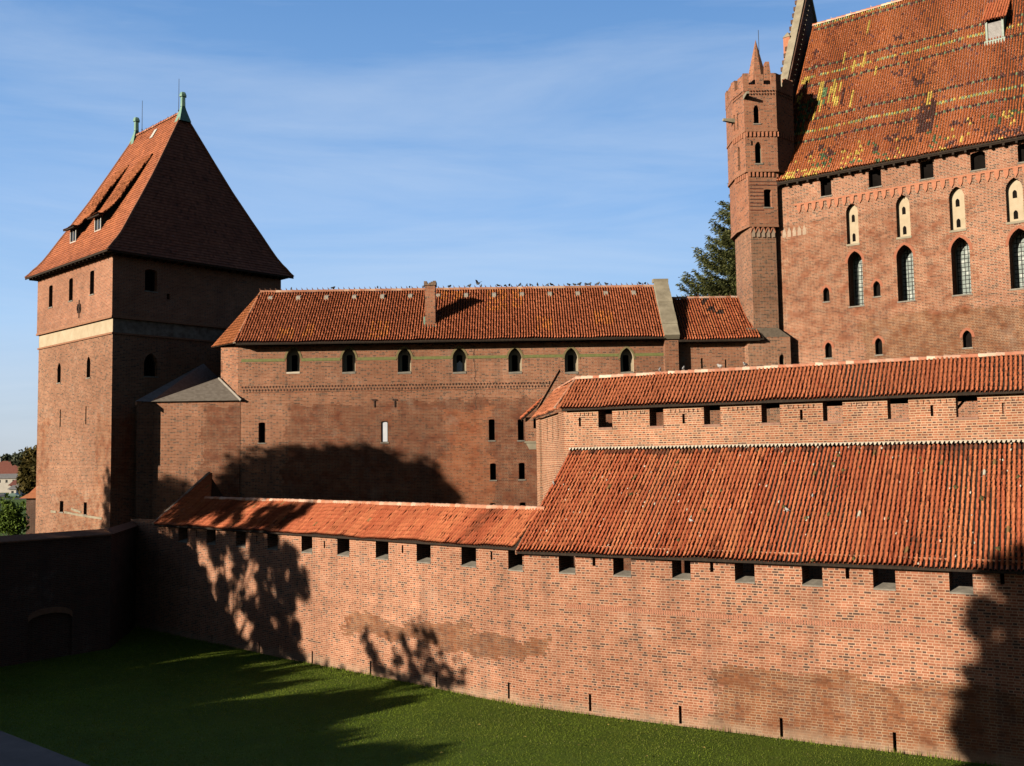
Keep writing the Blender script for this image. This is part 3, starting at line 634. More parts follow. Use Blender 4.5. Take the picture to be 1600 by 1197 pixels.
# return wall going back to the left, under its own slope
FR = Frame((corner[0]-.085*12.6, corner[1]+12.6), (.085, -1)); LR = 12.64
RH = []
for x in (855, 863.5, 872):
    s, _ = FR.px(x, 665); RH.append(hole(s, 12.8, .5, 1.35, 'rect', .12))
m = MB(); panel(m, FR, 0, LR, 5, Zm, [dict(h, back=0) for h in RH]); sp0, _ = FR.px(846.5, 700)
m.box(FR, 0, sp0, -.14, .02, 5, Zm, skip='b'); m.build('return_wall', M_MW, rt)
prr = [(-.34, 14.42), (1.15, 16.2)]; Lq = math.hypot(1.49, 1.78)
tile_roof('roof', FR, 0, LR+.35, prr, rt, .2, .3, hi=lambda u: np.clip((LR+.4-u)/1.9, 0, 1)*Lq, seed=43, colfn=lambda ci, ri, nc, nr: tile_color(ci, ri, 43, dict(base=[(.50, .17, .08), (.56, .2, .10), (.60, .235, .12)], dark=(.46, .15, .07)), streak=.1), lift=.015)
ridge_tiles('hip', FM.P(-.35, -.34, 14.5), FM.P(s_r, 1.55, 16.2), rt, .07, .35, 6, ((.55, .22, .12), (.66, .4, .28)))
ridge_tiles('ridge', FR.P(0, 1.15, 16.25), FM.P(s_r, 1.55, 16.2), rt, .09, .35, 7, ((.5, .2, .12), (.66, .4, .28)))
m = MB(); deck(m, FR, 0, LR-2., prr, .08); m.face([FR.P(0, 1.15, 16.2), FR.P(0, 3.2, 14.4), FR.P(LR-1.6, 3.2, 14.4), FR.P(LR-1.6, 1.15, 16.2)]); m.build('roof_boards', M_WOOD, rt)
# brick gable at the end of that slope and the little oriel hanging beside it
gb = [on_y(x, y, 67.6) for x, y in [(838, 700), (838, 641), (874, 577), (905, 625), (905, 700)]]
o = MB(); o.prism([tuple(p) for p in gb][::-1], [(p[0], p[1]+.45, p[2]) for p in gb][::-1])
gr = empty('brick_gable', tuple(on_y(870, 700, 67.6)), 'small pointed brick gable rising behind the hipped end of the gallery roof', 'gable')
o.build('gable_wall', M_DK if False else M_WG, gr)
m = MB(); a_, b_, c_ = [on_y(x, y, 67.5) for x, y in [(838, 641), (874, 577), (905, 625)]]
for p, q in ((a_, b_), (b_, c_)): m.prism([tuple(p), tuple(q), (q[0], q[1], q[2]+.12), (p[0], p[1], p[2]+.12)], [(p[0], p[1]+.65, p[2]), (q[0], q[1]+.65, q[2]), (q[0], q[1]+.65, q[2]+.12), (p[0], p[1]+.65, p[2]+.12)])
m.build('coping', M_WG, gr)
fo = Frame(on_y(822, 690, 69.), (1, 0)); W_ = .95
orl = empty('oriel', fo.P(.3, 0, 13), 'tiny corbelled brick oriel with a tiled shed roof tucked beside the gallery corner', 'oriel')
_, zo0 = fo.px(830, 692); _, zo1 = fo.px(830, 652); m = MB(); hh_ = hole(.62, zo0+1.0, .18, .7, 'rect', .3, back=1)
panel(m, fo, 0, W_, zo0, zo1, [hh_]); m.box(fo, 0, W_, 0, 2.2, zo0, zo1, skip='f'); m.build('wall', [M_WG, M_BLACK], orl)
m = MB(); m.prism([fo.P(0, 0, zo0), fo.P(W_, 0, zo0), fo.P(W_, 0, zo0-.45), fo.P(.25, 0, zo0-.45)][::-1], [fo.P(0, 2, zo0), fo.P(W_, 2, zo0), fo.P(W_, 2, zo0-.45), fo.P(.25, 2, zo0-.45)][::-1]); m.box(fo, -.08, W_, -.06, 2, zo0, zo0+.12); m.build('corbel', M_STONE, orl)
fo2 = Frame(fo.P(-.3, 2.6, 0), (0, -1)); tile_roof('roof', fo2, 0, 2.9, [(0, zo1-.1), (1.65, zo1+1.35)], orl, .2, .3, seed=44)
m = MB(); deck(m, fo2, 0, 2.85, [(0, zo1-.1), (1.65, zo1+1.35)], .1); m.build('roof_boards', M_WOOD, orl)

# ================================================================== HALL WING
FG = Frame((-20.78, 75.), (1, 0)); Ze = 20.95
rt = empty('hall_wing', (-5, 75, 0), 'long red brick wing with seven pointed windows and a chimney on its tile roof', 'building')
HW = []
for x in (458, 545, 632, 718, 805, 893, 980):
    s, z = FG.px(x, 581.5); HW.append(hole(s, z, 1.02, 1.85, 'point', .62, back=2, rmi=2))
LW = []
for (x, y0, y1, w_, k) in [(409, 660, 692, .5, 'dark'), (601, 658, 691, .52, 'pale'), (768.5, 655, 688, .45, 'dark'), (814, 655, 688, .45, 'dark'), (770.5, 724, 750, .45, 'dark'), (815.5, 723, 749, .45, 'dark'), (770, 786, 812, .45, 'dark'), (817, 785, 812, .45, 'dark')]:
    s, zb = FG.px(x, y1); _, zt_ = FG.px(x, y0); h = hole(s, zb, w_, zt_-zb, 'seg', .45 if k == 'dark' else .12, back=1); h['k'] = k; LW.append(h)
sWend, _ = FG.px(1040, 550)
m = MB(); panel(m, FG, 0, sWend, 0, Ze, HW+LW)
m.box(FG, 0, sWend, 8.5, 9., 0, Ze); m.face([FG.P(sWend, 0, 0), FG.P(sWend, 9, 0), FG.P(sWend, 9, Ze), FG.P(sWend, 0, Ze)])
# chamfered left end and the wall behind it
Cx = np.array([-20.78-.83*1.95, 75+.55*1.95]); FC = Frame(Cx, np.array([-20.78, 75.])-Cx); LC = float(np.linalg.norm(np.array([-20.78, 75.])-Cx))
s, z = FC.px(346.5, 582); hC = hole(s, z, .2, .85, 'seg', .35, back=1)
panel(m, FC, 0, LC, 0, Ze, [hC]); FB = Frame((Cx[0]-.1, Cx[1]+10), (0.01, -1)); m.box(FB, 0, 10, 0, .4, 0, Ze)
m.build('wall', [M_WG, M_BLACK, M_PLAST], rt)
lab = ['with a broken sill', None, None, 'with a bright gap of sky', None, None, None]
for i, h in enumerate(HW):       # splayed plaster niche with a narrow light
    f = FG; s, z, w_, hh = h['s'], h['z'], h['w'], h['h']
    b = MB(); o = [(s+x, z+y) for x, y in outline(w_+.34, hh+.17, 'point')]; q = [(s+x, z+y) for x, y in outline(w_, hh, 'point')]
    for k in range(1, len(o)-2):
        b.face([f.P(o[k][0], -.03, o[k][1]), f.P(o[k+1][0], -.03, o[k+1][1]), f.P(q[k+1][0], -.03, q[k+1][1]), f.P(q[k][0], -.03, q[k][1])])
        b.face([f.P(q[k][0], -.03, q[k][1]), f.P(q[k+1][0], -.03, q[k+1][1]), f.P(q[k+1][0], .02, q[k+1][1]), f.P(q[k][0], .02, q[k][1])])
        b.face([f.P(o[k][0], .02, o[k][1]), f.P(o[k+1][0], .02, o[k+1][1]), f.P(o[k+1][0], -.03, o[k+1][1]), f.P(o[k][0], -.03, o[k][1])])
    win = b.build('window', plain('moulded_brick', (.17, .15, .07), (.26, .2, .1), 4), rt)
    b = MB(); inn = [(s-.02+x, z+.1+y) for x, y in outline(w_*.42, hh*.68, 'seg')]; b.face([f.P(x, .6, y) for x, y in inn]); b.build('pane', M_PALE if i == 3 else M_BLACK, win)
    if i == 3:
        b = MB(); q = [(s-.02+x, z+.1+y) for x, y in outline(w_*.42, hh*.68, 'seg')]; b.face([f.P(x, .59, y) for x, y in [q[1]]+q[2:-1]+[(q[-1][0], z+.75), (s+.1, z+.8), (s, z+.95), (s-.12, z+.8), (q[0][0], z+.75)]]); b.build('shutter', M_BLACK, win)
    b = MB(); b.prism([f.P(s-w_/2, -.04, z-.12), f.P(s+w_/2, -.04, z-.12), f.P(s+w_/2, -.04, z), f.P(s-w_/2, -.04, z)], [f.P(s-w_/2, .6, z-.12), f.P(s+w_/2, .6, z-.12), f.P(s+w_/2, .6, z+.12), f.P(s-w_/2, .6, z+.12)])
    b.build('sill', M_LIME if i == 0 else M_SILL, win)
for h in LW: window(FG, h, rt, M_PALE if h['k'] == 'pale' else M_BLACK, label='window with pale sky painted on its pane' if h['k'] == 'pale' else None)  # the pale pane paints in the sky behind the opening
# green glazed band, running between the window heads
m = MB(); _, zg = FG.px(700, 558.5); cuts = [h['s'] for h in HW]; x0 = .25
for cx in cuts+[sWend+.6]:
    m.box(FG, x0, cx-.62, -.028, .01, zg-.12, zg+.1, skip='b'); x0 = cx+.62
m.build('glazed_band', M_GREEN, rt)
# two rows of diamond hollows
_, zd = FG.px(620, 601.5); sd0, _ = FG.px(377, 604); sd1, _ = FG.px(858, 604); m = MB(); x = sd0
m2 = MB(); m2.box(FG, sd0-.05, sd1, -.05, .01, zd-.42, zd+.14, skip='b')
m2.build('frieze_band', M_WG, rt)
while x < sd1-.15:
    for r_ in (0, 1):
        cz = zd-.02-r_*.25; cc_ = x+.1+r_*.12
        m.face([FG.P(cc_-.085, -.053, cz), FG.P(cc_, -.053, cz-.1), FG.P(cc_+.085, -.053, cz), FG.P(cc_, -.053, cz+.1)])
    x += .235
m.build('frieze_hollows', plain('deep_joint', (.03, .015, .01), (.06, .03, .02), 5, bump=0), rt)
# wall anchors
for x in (585, 617):
    s, z = FG.px(x, 628); b = MB(); b.box(FG, s-.04, s+.04, -.06, .02, z-.4, z+.1); b.box(FG, s-.17, s+.17, -.06, .02, z+.1, z+.2); b.build('wall_anchor', M_IRON, rt)
# the long crack
m = MB(); r = random.Random(8); zc = 20.3; s, _ = FG.px(740, 570); pv = None
while zc > 15.4:
    a_ = s+r.uniform(-.08, .08)+(20.3-zc)*.03; w_ = r.uniform(.02, .1); cur = (FG.P(a_, -.012, zc), FG.P(a_+w_, -.012, zc))
    if pv: m.face([cur[0], cur[1], pv[1], pv[0]])
    pv = cur; zc -= r.uniform(.08, .25)
m.build('crack', M_DK, rt)
# roof
o_ = 1.0; _, zev = FG.px(700, 531, -o_); _, zrg = FG.px(700, 453.5, 4.5)
prw = [(-o_, zev), (.2, zev+.85), (4.5, zrg)]; prw = [(-o_, zev), (4.5, zrg)]; Lw = math.hypot(4.5+o_, zrg-zev)
sh, _ = FG.px(407, 455, 4.5); sE1, _ = FG.px(366, 533, -o_); sW2, _ = FG.px(1031, 470, 3.6)
def hiw(u): return np.where(u < sh, np.clip((u-sE1)/(sh-sE1), 0, 1)*Lw, Lw)
def colwing(ci, ri, nc, nr):
    c = tile_color(ci, ri, 51, dict(base=[(.46, .13, .06), (.56, .17, .08), (.64, .22, .11)], dark=(.40, .11, .05)), streak=.3); r = np.random.default_rng(3)
    for (a, b, lo_, hi_) in [(.09, .13, .0, .25), (.15, .175, .05, .3), (.31, .35, 0, .35), (.58, .63, .5, .98), (.64, .67, .55, 1.), (.84, .88, .2, .5), (.46, .52, .75, .95), (.70, .74, .1, .4)]:
        k = (ci > a*nc)*(ci < b*nc)*(ri > lo_*nr)*(ri < hi_*nr)*(r.uniform(0, 1, ci.shape) < .6); c = np.where(k[..., None], np.array([.74, .24, .07]), c)
    return c
sEr, _ = FG.px(1040, 528, -o_)
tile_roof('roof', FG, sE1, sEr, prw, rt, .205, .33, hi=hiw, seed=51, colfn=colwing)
tile_roof('roof', FG, sh, sEr, [(10, zev), (4.5, zrg)], rt, .205, .33, seed=52, flip=True)
# chamfer slope: from eave corner to ridge end
E2 = on_y(331, 537, 76.6)
FC2 = Frame(E2, np.array(FG.P(sE1, -o_, 0)[:2])-E2[:2]); Lc2 = float(np.linalg.norm(np.array(FG.P(sE1, -o_, 0)[:2])-E2[:2]))
apx = np.array(FG.P(sh, 4.5, zrg)); ra = apx[:2]-FC2.O; sa_, da_ = float(ra@FC2.t), float(ra@FC2.n); Lcc = math.hypot(da_, zrg-zev)
# sheared slope: triangle E2, eave corner, ridge end
def hic(u):
    return np.maximum(0, np.where(u < sa_, 1e3, (Lc2-u)/(Lc2-sa_+1e-6)*Lcc) if sa_ < Lc2 else 1e3)
def tri_roof(name, p0, p1, ap, parent, seed, col=None):     # tiled triangle p0-p1 eave, ap apex
    p0, p1, ap = [np.array(p, float) for p in (p0, p1, ap)]; t = p1-p0; Lb = np.linalg.norm(t[:2]); n = max(2, int(Lb/.2)); m = MB(); r = random.Random(seed)
    nrm = np.cross(t, ap-p0); nrm /= np.linalg.norm(nrm); rows = int(np.linalg.norm(ap-(p0+p1)/2)/.33)
    for j in range(rows):
        a, b = j/rows, (j+1)/rows
        for i in range(n):
            for k in range(2):
                u0, u1 = (i+k*.5)/n, (i+k*.5+.5)/n
                def q(u, v, h): return p0+(p1-p0)*u*(1-v)+(ap-p0)*v+nrm*h
                h0 = .06 if k else 0.; c = r.uniform(.8, 1.25); cc = (.58*c, .2*c, .08*c) if col is None else tuple(x*c for x in col)
                m.face([q(u0, a, h0+.03), q(u1, a, h0+.03), q(u1, b, h0), q(u0, b, h0)], None, 0, cc)
                if k: m.face([q(u0, a, 0), q(u0, a, .09), q(u0, b, .06), q(u0, b, 0)], None, 0, cc); m.face([q(u1, a, .09), q(u1, a, 0), q(u1, b, 0), q(u1, b, .06)], None, 0, cc)
    return m.build(name, M_TILE, parent)
EC = FG.P(sE1, -o_, zev); E2z = (E2[0], E2[1], zev)
tri_roof('roof', E2z, EC, apx, rt, 5)
E3 = (E2[0]+.3, 87., zev); tri_roof('roof', E3, E2z, apx, rt, 6, (.3, .1, .06))  # west hip face coloured darker, the tower's shadow painted in
m = MB(); deck(m, FG, sh, sEr, prw, .1); m.face([EC, apx, (apx[0], apx[1], apx[2]-.3), (EC[0], EC[1], zev-.15)])
m.face([(p[0], p[1], p[2]-.03) for p in (E2z, EC, apx)]); m.face([(p[0], p[1], p[2]-.03) for p in (FG.P(sh, 4.5, zrg), EC, FG.P(sh, -o_, zev))])
m.face([(p[0], p[1], p[2]-.06) for p in (E3, E2z, apx)]); m.face([FG.P(sh, 4.5, zrg-.05), FG.P(sEr, 4.5, zrg-.05), FG.P(sEr, 10, zev-.05), FG.P(sh, 10, zev-.05)])
# soffit
m.face([FG.P(sE1, -o_, zev-.12), FG.P(sE1, .3, zev-.05), FG.P(sEr, .3, zev-.05), FG.P(sEr, -o_, zev-.12)]); m.box(FG, sE1+.1, sEr, -o_+.02, -o_+.1, zev-.16, zev-.03)
m.build('roof_boards', M_WOOD, rt)
ridge_tiles('ridge', FG.P(sh, 4.5, zrg+.06), FG.P(sEr, 4.5, zrg+.06), rt, .14, .42, 8, ((.5, .22, .13), (.7, .46, .33)), spikes=1)
ridge_tiles('hip', EC, apx, rt, .10, .4, 9, ((.5, .2, .1), (.62, .3, .18)))
for i in range(15):
    s, _ = FG.px(424+i*43.5, 463, 3.9)
    if s < sh+.4 or s > sEr-.8: continue
    b = MB(); zz = zev+(3.9+o_)/(4.5+o_)*(zrg-zev); b.prism([FG.P(s-.16, 3.5, zz-.3), FG.P(s+.16, 3.5, zz-.3), FG.P(s+.16, 3.5, zz+.02), FG.P(s-.16, 3.5, zz+.02)], [FG.P(s-.16, 4.1, zz+.1), FG.P(s+.16, 4.1, zz+.1), FG.P(s+.16, 4.1, zz+.22), FG.P(s-.16, 4.1, zz+.22)])
    b.build('roof_vent', plain('vent_tile', (.3, .25, .2), (.55, .5, .42), 6) if i == 0 else bpy.data.materials['vent_tile'], rt)
# chimney
sc0, zc0 = FG.px(664.5, 512, .5); sc1, _ = FG.px(680.5, 512, .5); _, zct = FG.px(672, 446, .5)
ch = MB(); ch.box(FG, sc0, sc1, .45, 1.35, zc0-1., zct); ch = ch.build('chimney', M_TR, rt)
b = MB()
for (a, c_, d0, d1, h) in [(-.07, .16, .38, 1.42, .32), (.3, .45, .38, .6, .2), (.62, .85, .38, 1.42, .34), (.16, .62, 1.2, 1.42, .22), (.16, .3, .38, .5, .12), (.45, .62, .4, .6, .28)]: b.box(FG, sc0+a, sc0+c_, d0, d1, zct, zct+h)
b.build('chimney_cap', plain('crumbled_brick', (.10, .07, .05), (.36, .25, .18), 9, bump=.6), ch)
b = MB(); b.box(FG, sc0-.12, sc1+.14, .32, .47, zc0-.12, zc0+.12); b.box(FG, sc0-.13, sc0+.0, .47, 1.3, zc0+.1, zc0+.85); b.build('chimney_flashing', M_COP, ch)

# ------------------------------------------------------------------ stepped stone-capped fire wall
s0, _ = FG.px(1023.5, 445, 3.8); s1, _ = FG.px(1045, 445, 3.8); q0, _ = FG.px(1040, 550, -.7); q1, _ = FG.px(1063.5, 550, -.7)
fs0 = (s0+q0)/2-.1; fs1 = fs0+1.13
rf = empty('fire_wall', FG.P(fs0+.5, 0, 0), 'buff stone-capped fire wall climbing between the long roof and the short roof', 'parapet wall')
_, za = FG.px(1050, 522, -1.15); _, zb = FG.px(1034, 437, 3.9)
m = MB(); m.prism([FG.P(fs0+.06, -.75, 0), FG.P(fs0+.06, -.75, za-.02), FG.P(fs0+.06, 4.3, zb-.25), FG.P(fs0+.06, 9, za), FG.P(fs0+.06, 9, 0)], [FG.P(fs1-.06, -.75, 0), FG.P(fs1-.06, -.75, za-.02), FG.P(fs1-.06, 4.3, zb-.25), FG.P(fs1-.06, 9, za), FG.P(fs1-.06, 9, 0)]); m.build('wall', M_WG, rf)
m = MB(); pts = [(-1.2, za-.25), (-1.2, za+.05), (-.5, za+.55), (3.55, zb-.12), (4.5, zb), (4.5, zb-.35), (3.6, zb-.5), (-.5, za+.1)]
# slabs laid one above the other
def slab(a, b, th, m, ex=0.):
    nx, nz_ = -(b[1]-a[1]), (b[0]-a[0]); l = math.hypot(nx, nz_); nx, nz_ = nx/l*th, nz_/l*th
    L_ = [FG.P(fs0-ex, a[0], a[1]), FG.P(fs0-ex, b[0], b[1]), FG.P(fs0-ex, b[0]+nx, b[1]+nz_), FG.P(fs0-ex, a[0]+nx, a[1]+nz_)]
    R2 = [(p[0]+1.13+2*ex, p[1], p[2]) for p in L_]; m.prism(L_, R2)
base = (-.9, za-.35); topp = (4.0, zb-.5)
for k in range(5):
    a = (base[0]+(topp[0]-base[0])*k/5, base[1]+(topp[1]-base[1])*k/5); b = (base[0]+(topp[0]-base[0])*(k+1.02)/5, base[1]+(topp[1]-base[1])*(k+1.02)/5); slab(a, b, .42+(k % 2)*.03, m, .0+(k % 2)*.01)
slab((3.75, zb-.25), (4.7, zb-.15), .3, m, .03)
m.build('coping', M_STONE, rf)

# ------------------------------------------------------------------ short wing right of it
rs = empty('short_wing', (17, 75, 0), 'short brick wing with a patchy orange tile roof between the fire wall and the turret', 'building')
sx0 = fs1-.05; sx1, _ = FG.px(1189, 528, -.8); sq1, _ = FG.px(1167, 466, 4.2); _, ze2 = FG.px(1120, 530, -.8); _, zr2 = FG.px(1110, 466.5, 4.2)
hs = [hole(FG.px(1097, 572)[0], FG.px(1097, 576)[1], .16, .8, 'rect', .4, back=1), hole(FG.px(1134, 568)[0], FG.px(1134, 576)[1], .13, .7, 'rect', .4, back=1)]
m = MB(); panel(m, FG, sx0, sx1-.6, 0, ze2+.25, hs); m.box(FG, sx0, sx1-.6, 8, 8.4, 0, ze2); m.build('wall', [M_WG, M_BLACK], rs)
def cols2(ci, ri, nc, nr):
    c = tile_color(ci, ri, 61, streak=.4); k = (vnoise(ci, ri, 5., 4) > .55)&(ri > nr*.5); c = np.where(k[..., None], np.array([.09, .05, .04]), c)
    k = (vnoise(ci, ri*.3, 5., 5) > .35); return np.where(k[..., None], c*.5+np.array([.33, .10, .03]), c)
pr3 = [(-.8, ze2), (4.2, zr2)]; L3 = math.hypot(5, zr2-ze2)
tile_roof('roof', FG, sx0, sx1, pr3, rs, .205, .33, hi=lambda u: np.where(u > sq1, L3*(1-(u-sq1)/(sx1-sq1+.05)), L3), seed=61, colfn=cols2)
tile_roof('roof', FG, sx0, sq1, [(9, ze2), (4.2, zr2)], rs, .205, .33, seed=62, flip=True)
m = MB(); deck(m, FG, sx0, sq1, pr3, .1); m.face([FG.P(sq1, 4.2, zr2-.04), FG.P(sq1, -.8, ze2-.04), FG.P(sx1, -.8, ze2-.04)]); m.box(FG, sx0, sx1-.05, -.78, .3, ze2-.16, ze2-.04); m.build('roof_boards', M_WOOD, rs)
ridge_tiles('ridge', FG.P(sx0, 4.2, zr2+.06), FG.P(sq1, 4.2, zr2+.06), rs, .12, .42, 10, ((.45, .18, .1), (.7, .5, .4)), spikes=2)

# ------------------------------------------------------------------ low block with the lead roof
FL = Frame(on_y(240, 627, 74.975), (1, 0)); FL.O = FL.O.copy(); LL = -20.6-FL.O[0]; zl = 16.4
tR_ = np.array([.656, .755]); rb = empty('stair_block', FL.P(3, 0, 0), 'square brick block with a grey lead roof nestled between the tower and the hall wing', 'building')
bk = FL.O-tR_*1.35; FLs = Frame(bk, FL.O-bk); Ls = float(np.linalg.norm(FL.O-bk))
m = MB(); panel(m, FL, 0, LL, 0, zl); panel(m, FLs, 0, Ls, 0, zl); fb_ = Frame(bk+bk/np.linalg.norm(bk)*5, -bk); panel(m, fb_, 0, 5, 0, zl); _, zo = FL.px(300, 727); m.box(FL, 0, LL, -.09, .02, 0, zo, skip='b'); m.build('wall', M_WG, rb)
a = (bk[0]-.05, bk[1]-.2, zl+.0); b = FL.P(-.12, -.25, zl+.0); c = FL.P(LL+.15, -.25, zl); T = tuple(on_y(318, 568, 81.9)); K = tuple(on_y(341, 590, 82.9))
m = MB(); m.face([a, b, T]); m.face([b, K, T]); K2 = tuple(on_y(342, 591, 75.9)); m.face([b, c, K2]); m.face([b, K2, K]); m.face([K2, c, (c[0], c[1]+.5, c[2]), (K2[0]+.3, K2[1]+.6, K2[2])]); m.face([K, c, (c[0]+.4, c[1]+3, c[2]+1.2)]); m.face([a, T, (T[0], T[1], T[2]-3), (a[0], a[1], a[2]-.3)]); lr = m.build('lead_roof', M_LEAD, rb)
m = MB(); m.tube([c, K2], .1, 6); m.build('roof_roll', plain('lead_roll', (.34, .31, .27), (.5, .46, .4), 3, rough=.5), rb)

# ================================================================== GREAT TOWER (left)
tR = np.array([1350, 1550.]); tR /= np.linalg.norm(tR); tL = np.array([-1600, 1550.]); tL /= np.linalg.norm(tL)
Tc = np.array([-30.74, 76.0]); LA = 14.75; LB = 15.35
def tframes(o=0.):
    c0 = Tc - tR*o*1. - tL*o*1.
    fl = Frame(Tc+tL*(LA+o)-tR*o, -tL); fr = Frame(c0, tR); return fl, fr, LA+2*o, LB+2*o
fl, fr, la, lb = tframes(0); flu, fru, lau, lbu = tframes(.14)
rt = empty('great_tower', (Tc[0]-2, Tc[1]+10, 0), 'tall square brick tower with a steep flared tile roof and a cream band', 'tower')
def hpx(f, x, y0, y1, w_, kind='seg', dp=.5, back=1):
    s, zb = f.px(x, y1); _, zt_ = f.px(x, y0); return hole(s, zb, w_, zt_-zb, kind, dp, back=back)
HU = [hpx(flu, 79, 446, 480, .8), hpx(flu, 110.5, 435, 470, .78), hpx(flu, 143.5, 423, 460, .78)]
HR = [hpx(fru, 236, 421, 455, 1.05), hpx(fru, 263, 459, 468, .25, 'rect')]
HLw = [hpx(fl, 92, 567, 598, .72, 'point'), hpx(fl, 138, 557, 590, .68, 'point')]
HSl = [hpx(fl, 94, 640, 667, .2, 'rect', .4), hpx(fl, 134, 635, 663, .2, 'rect', .4)]
HBt = [hpx(fl, 96, 783, 800, .75, 'rect'), hpx(fl, 133, 785, 804, .6, 'rect')]
HRl = [hpx(fr, 235.5, 552, 588, 1.15, 'point')]
m = MB(); panel(m, fl, 0, la, 0, 21.85, HLw+HSl+HBt); panel(m, fr, 0, lb, 0, 21.85, HRl)
m2 = [Tc+tL*LA, Tc+tL*LA+tR*LB, Tc+tR*LB]
for p, q in ((m2[1], m2[0]), (m2[2], m2[1])):
    f_ = Frame(p, q-p); panel(m, f_, 0, float(np.linalg.norm(q-p)), 0, 28.)
m.build('lower_wall', [M_TW, M_BLACK], rt)
m = MB(); panel(m, flu, 0, lau, 23.05, 28.05, HU); panel(m, fru, 0, lbu, 23.05, 28.05, HR); m.build('upper_wall', [M_TU, M_BLACK], rt)
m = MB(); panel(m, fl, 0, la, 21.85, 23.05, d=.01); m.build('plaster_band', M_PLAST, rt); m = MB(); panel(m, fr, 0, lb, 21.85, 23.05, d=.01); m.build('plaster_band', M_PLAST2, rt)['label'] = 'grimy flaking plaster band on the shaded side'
M_MOLD = plain('moulding_brick', (.28, .13, .075), (.4, .2, .12), 4)
for z0, z1, oo in ((21.76, 21.9, .1), (23.0, 23.12, .2), (23.12, 23.2, .17)):
    f1, f2, a1, a2 = tframes(oo); m = MB(); m.box(f1, 0, a1, 0, oo+.03, z0, z1); m.box(f2, 0, a2, 0.003, oo+.03, z0+.002, z1-.002); m.build('string_course', M_MOLD, rt)
for h in HU: window(flu, h, rt, M_BLACK)
for h in HR[:1]: window(fru, h, rt, M_BLACK)
for h in HLw: window(fl, h, rt, M_BLACK)
for h in HBt: window(fl, h, rt, M_BLACK, name='cellar_window')
for h in HRl: window(fr, h, rt, M_BLACK)
# iron anchor ornament, blind lancets and the slanting mortar scar
s, z = flu.px(124, 482); b = MB(); b.box(flu, s-.04, s+.04, -.06, 0, z-.8, z+.7)
for k in range(10):
    a0, a1 = k*.628, (k+1)*.628; p = [(s+.32*math.cos(t_), z+.36*math.sin(t_)) for t_ in (a0, a1)]; b.tube([flu.P(p[0][0], -.05, p[0][1]), flu.P(p[1][0], -.05, p[1][1])], .05, 5)
for k in (-1, 1): b.tube([flu.P(s-.3*k, -.05, z-.35), flu.P(s+.3*k, -.05, z+.35)], .035, 5)
b.build('iron_anchor', M_IRON, rt)
for (xa, ya, xb, yb) in [(80, 799, 88, 799.5), (101, 800, 127, 805), (112, 795, 127, 800), (127, 805, 160, 810)]:
    (p, zp), (q, zq) = fl.px(xa, ya), fl.px(xb, yb); b = MB(); b.prism([fl.P(p, -.05, zp-.1), fl.P(q, -.05, zq-.1), fl.P(q, -.05, zq+.06), fl.P(p, -.05, zp+.08)], [fl.P(p, .02, zp-.1), fl.P(q, .02, zq-.1), fl.P(q, .02, zq+.06), fl.P(p, .02, zp+.08)]); b.build('mortar_scar', M_STONE, rt)
# eaves rafters ends
ov = .95; fle, fre, lae, lbe = tframes(ov)
m = MB(); m.face([fle.P(0, 0, 28.02), fle.P(lae, 0, 28.02), flu.P(lau, 0, 28.0), flu.P(0, 0, 28.0)]); m.face([fre.P(0, 0, 28.02), fre.P(lbe, 0, 28.02), fru.P(lbu, 0, 28.0), fru.P(0, 0, 28.0)])
for f_, L_ in ((fle, lae), (fre, lbe)):
    x = .6
    while x < L_-.5: m.box(f_, x, x+.12, .12, 1., 27.84, 28.0); x += .75
    m.box(f_, 0, L_, 0., .06, 27.95, 28.1)
m.build('eaves', M_WOOD, rt)
# bell-cast roof
pf = [(0, 28.1), (.035, 28.4), (.07, 28.78), (.106, 29.1), (.16, 29.7), (.212, 30.4), (.30, 31.65), (.388, 32.85), (.565, 35.35), (.74, 38.05), (.918, 40.85), (1, 42.1)]
pfh = np.array([p[0] for p in pf]); pfz = np.array([p[1] for p in pf])
al = np.concatenate([[0], np.cumsum(np.hypot(np.diff(pfh)*7.5, np.diff(pfz)))])
rs0, rs1 = 3.55, 12.45                               # ridge ends, measured along tL from the near corner
def trp(h, side, u):
    """point of the roof shell: h inset fraction, side, u 0..1 along the side"""
    a0, a1 = -ov+(rs0+ov)*h, LA+ov-(LA+ov-rs1)*h; b0, b1 = -ov+(LB/2+ov)*h, LB+ov-(LB/2+ov)*h
    if side == 0: a, b = a1+(a0-a1)*u, b0
    elif side == 1: a, b = a0, b0+(b1-b0)*u
    elif side == 2: a, b = a0+(a1-a0)*u, b1
    else: a, b = a1, b1+(b0-b1)*u
    return Tc+tL*a+tR*b
nrow = int(al[-1]/.3)
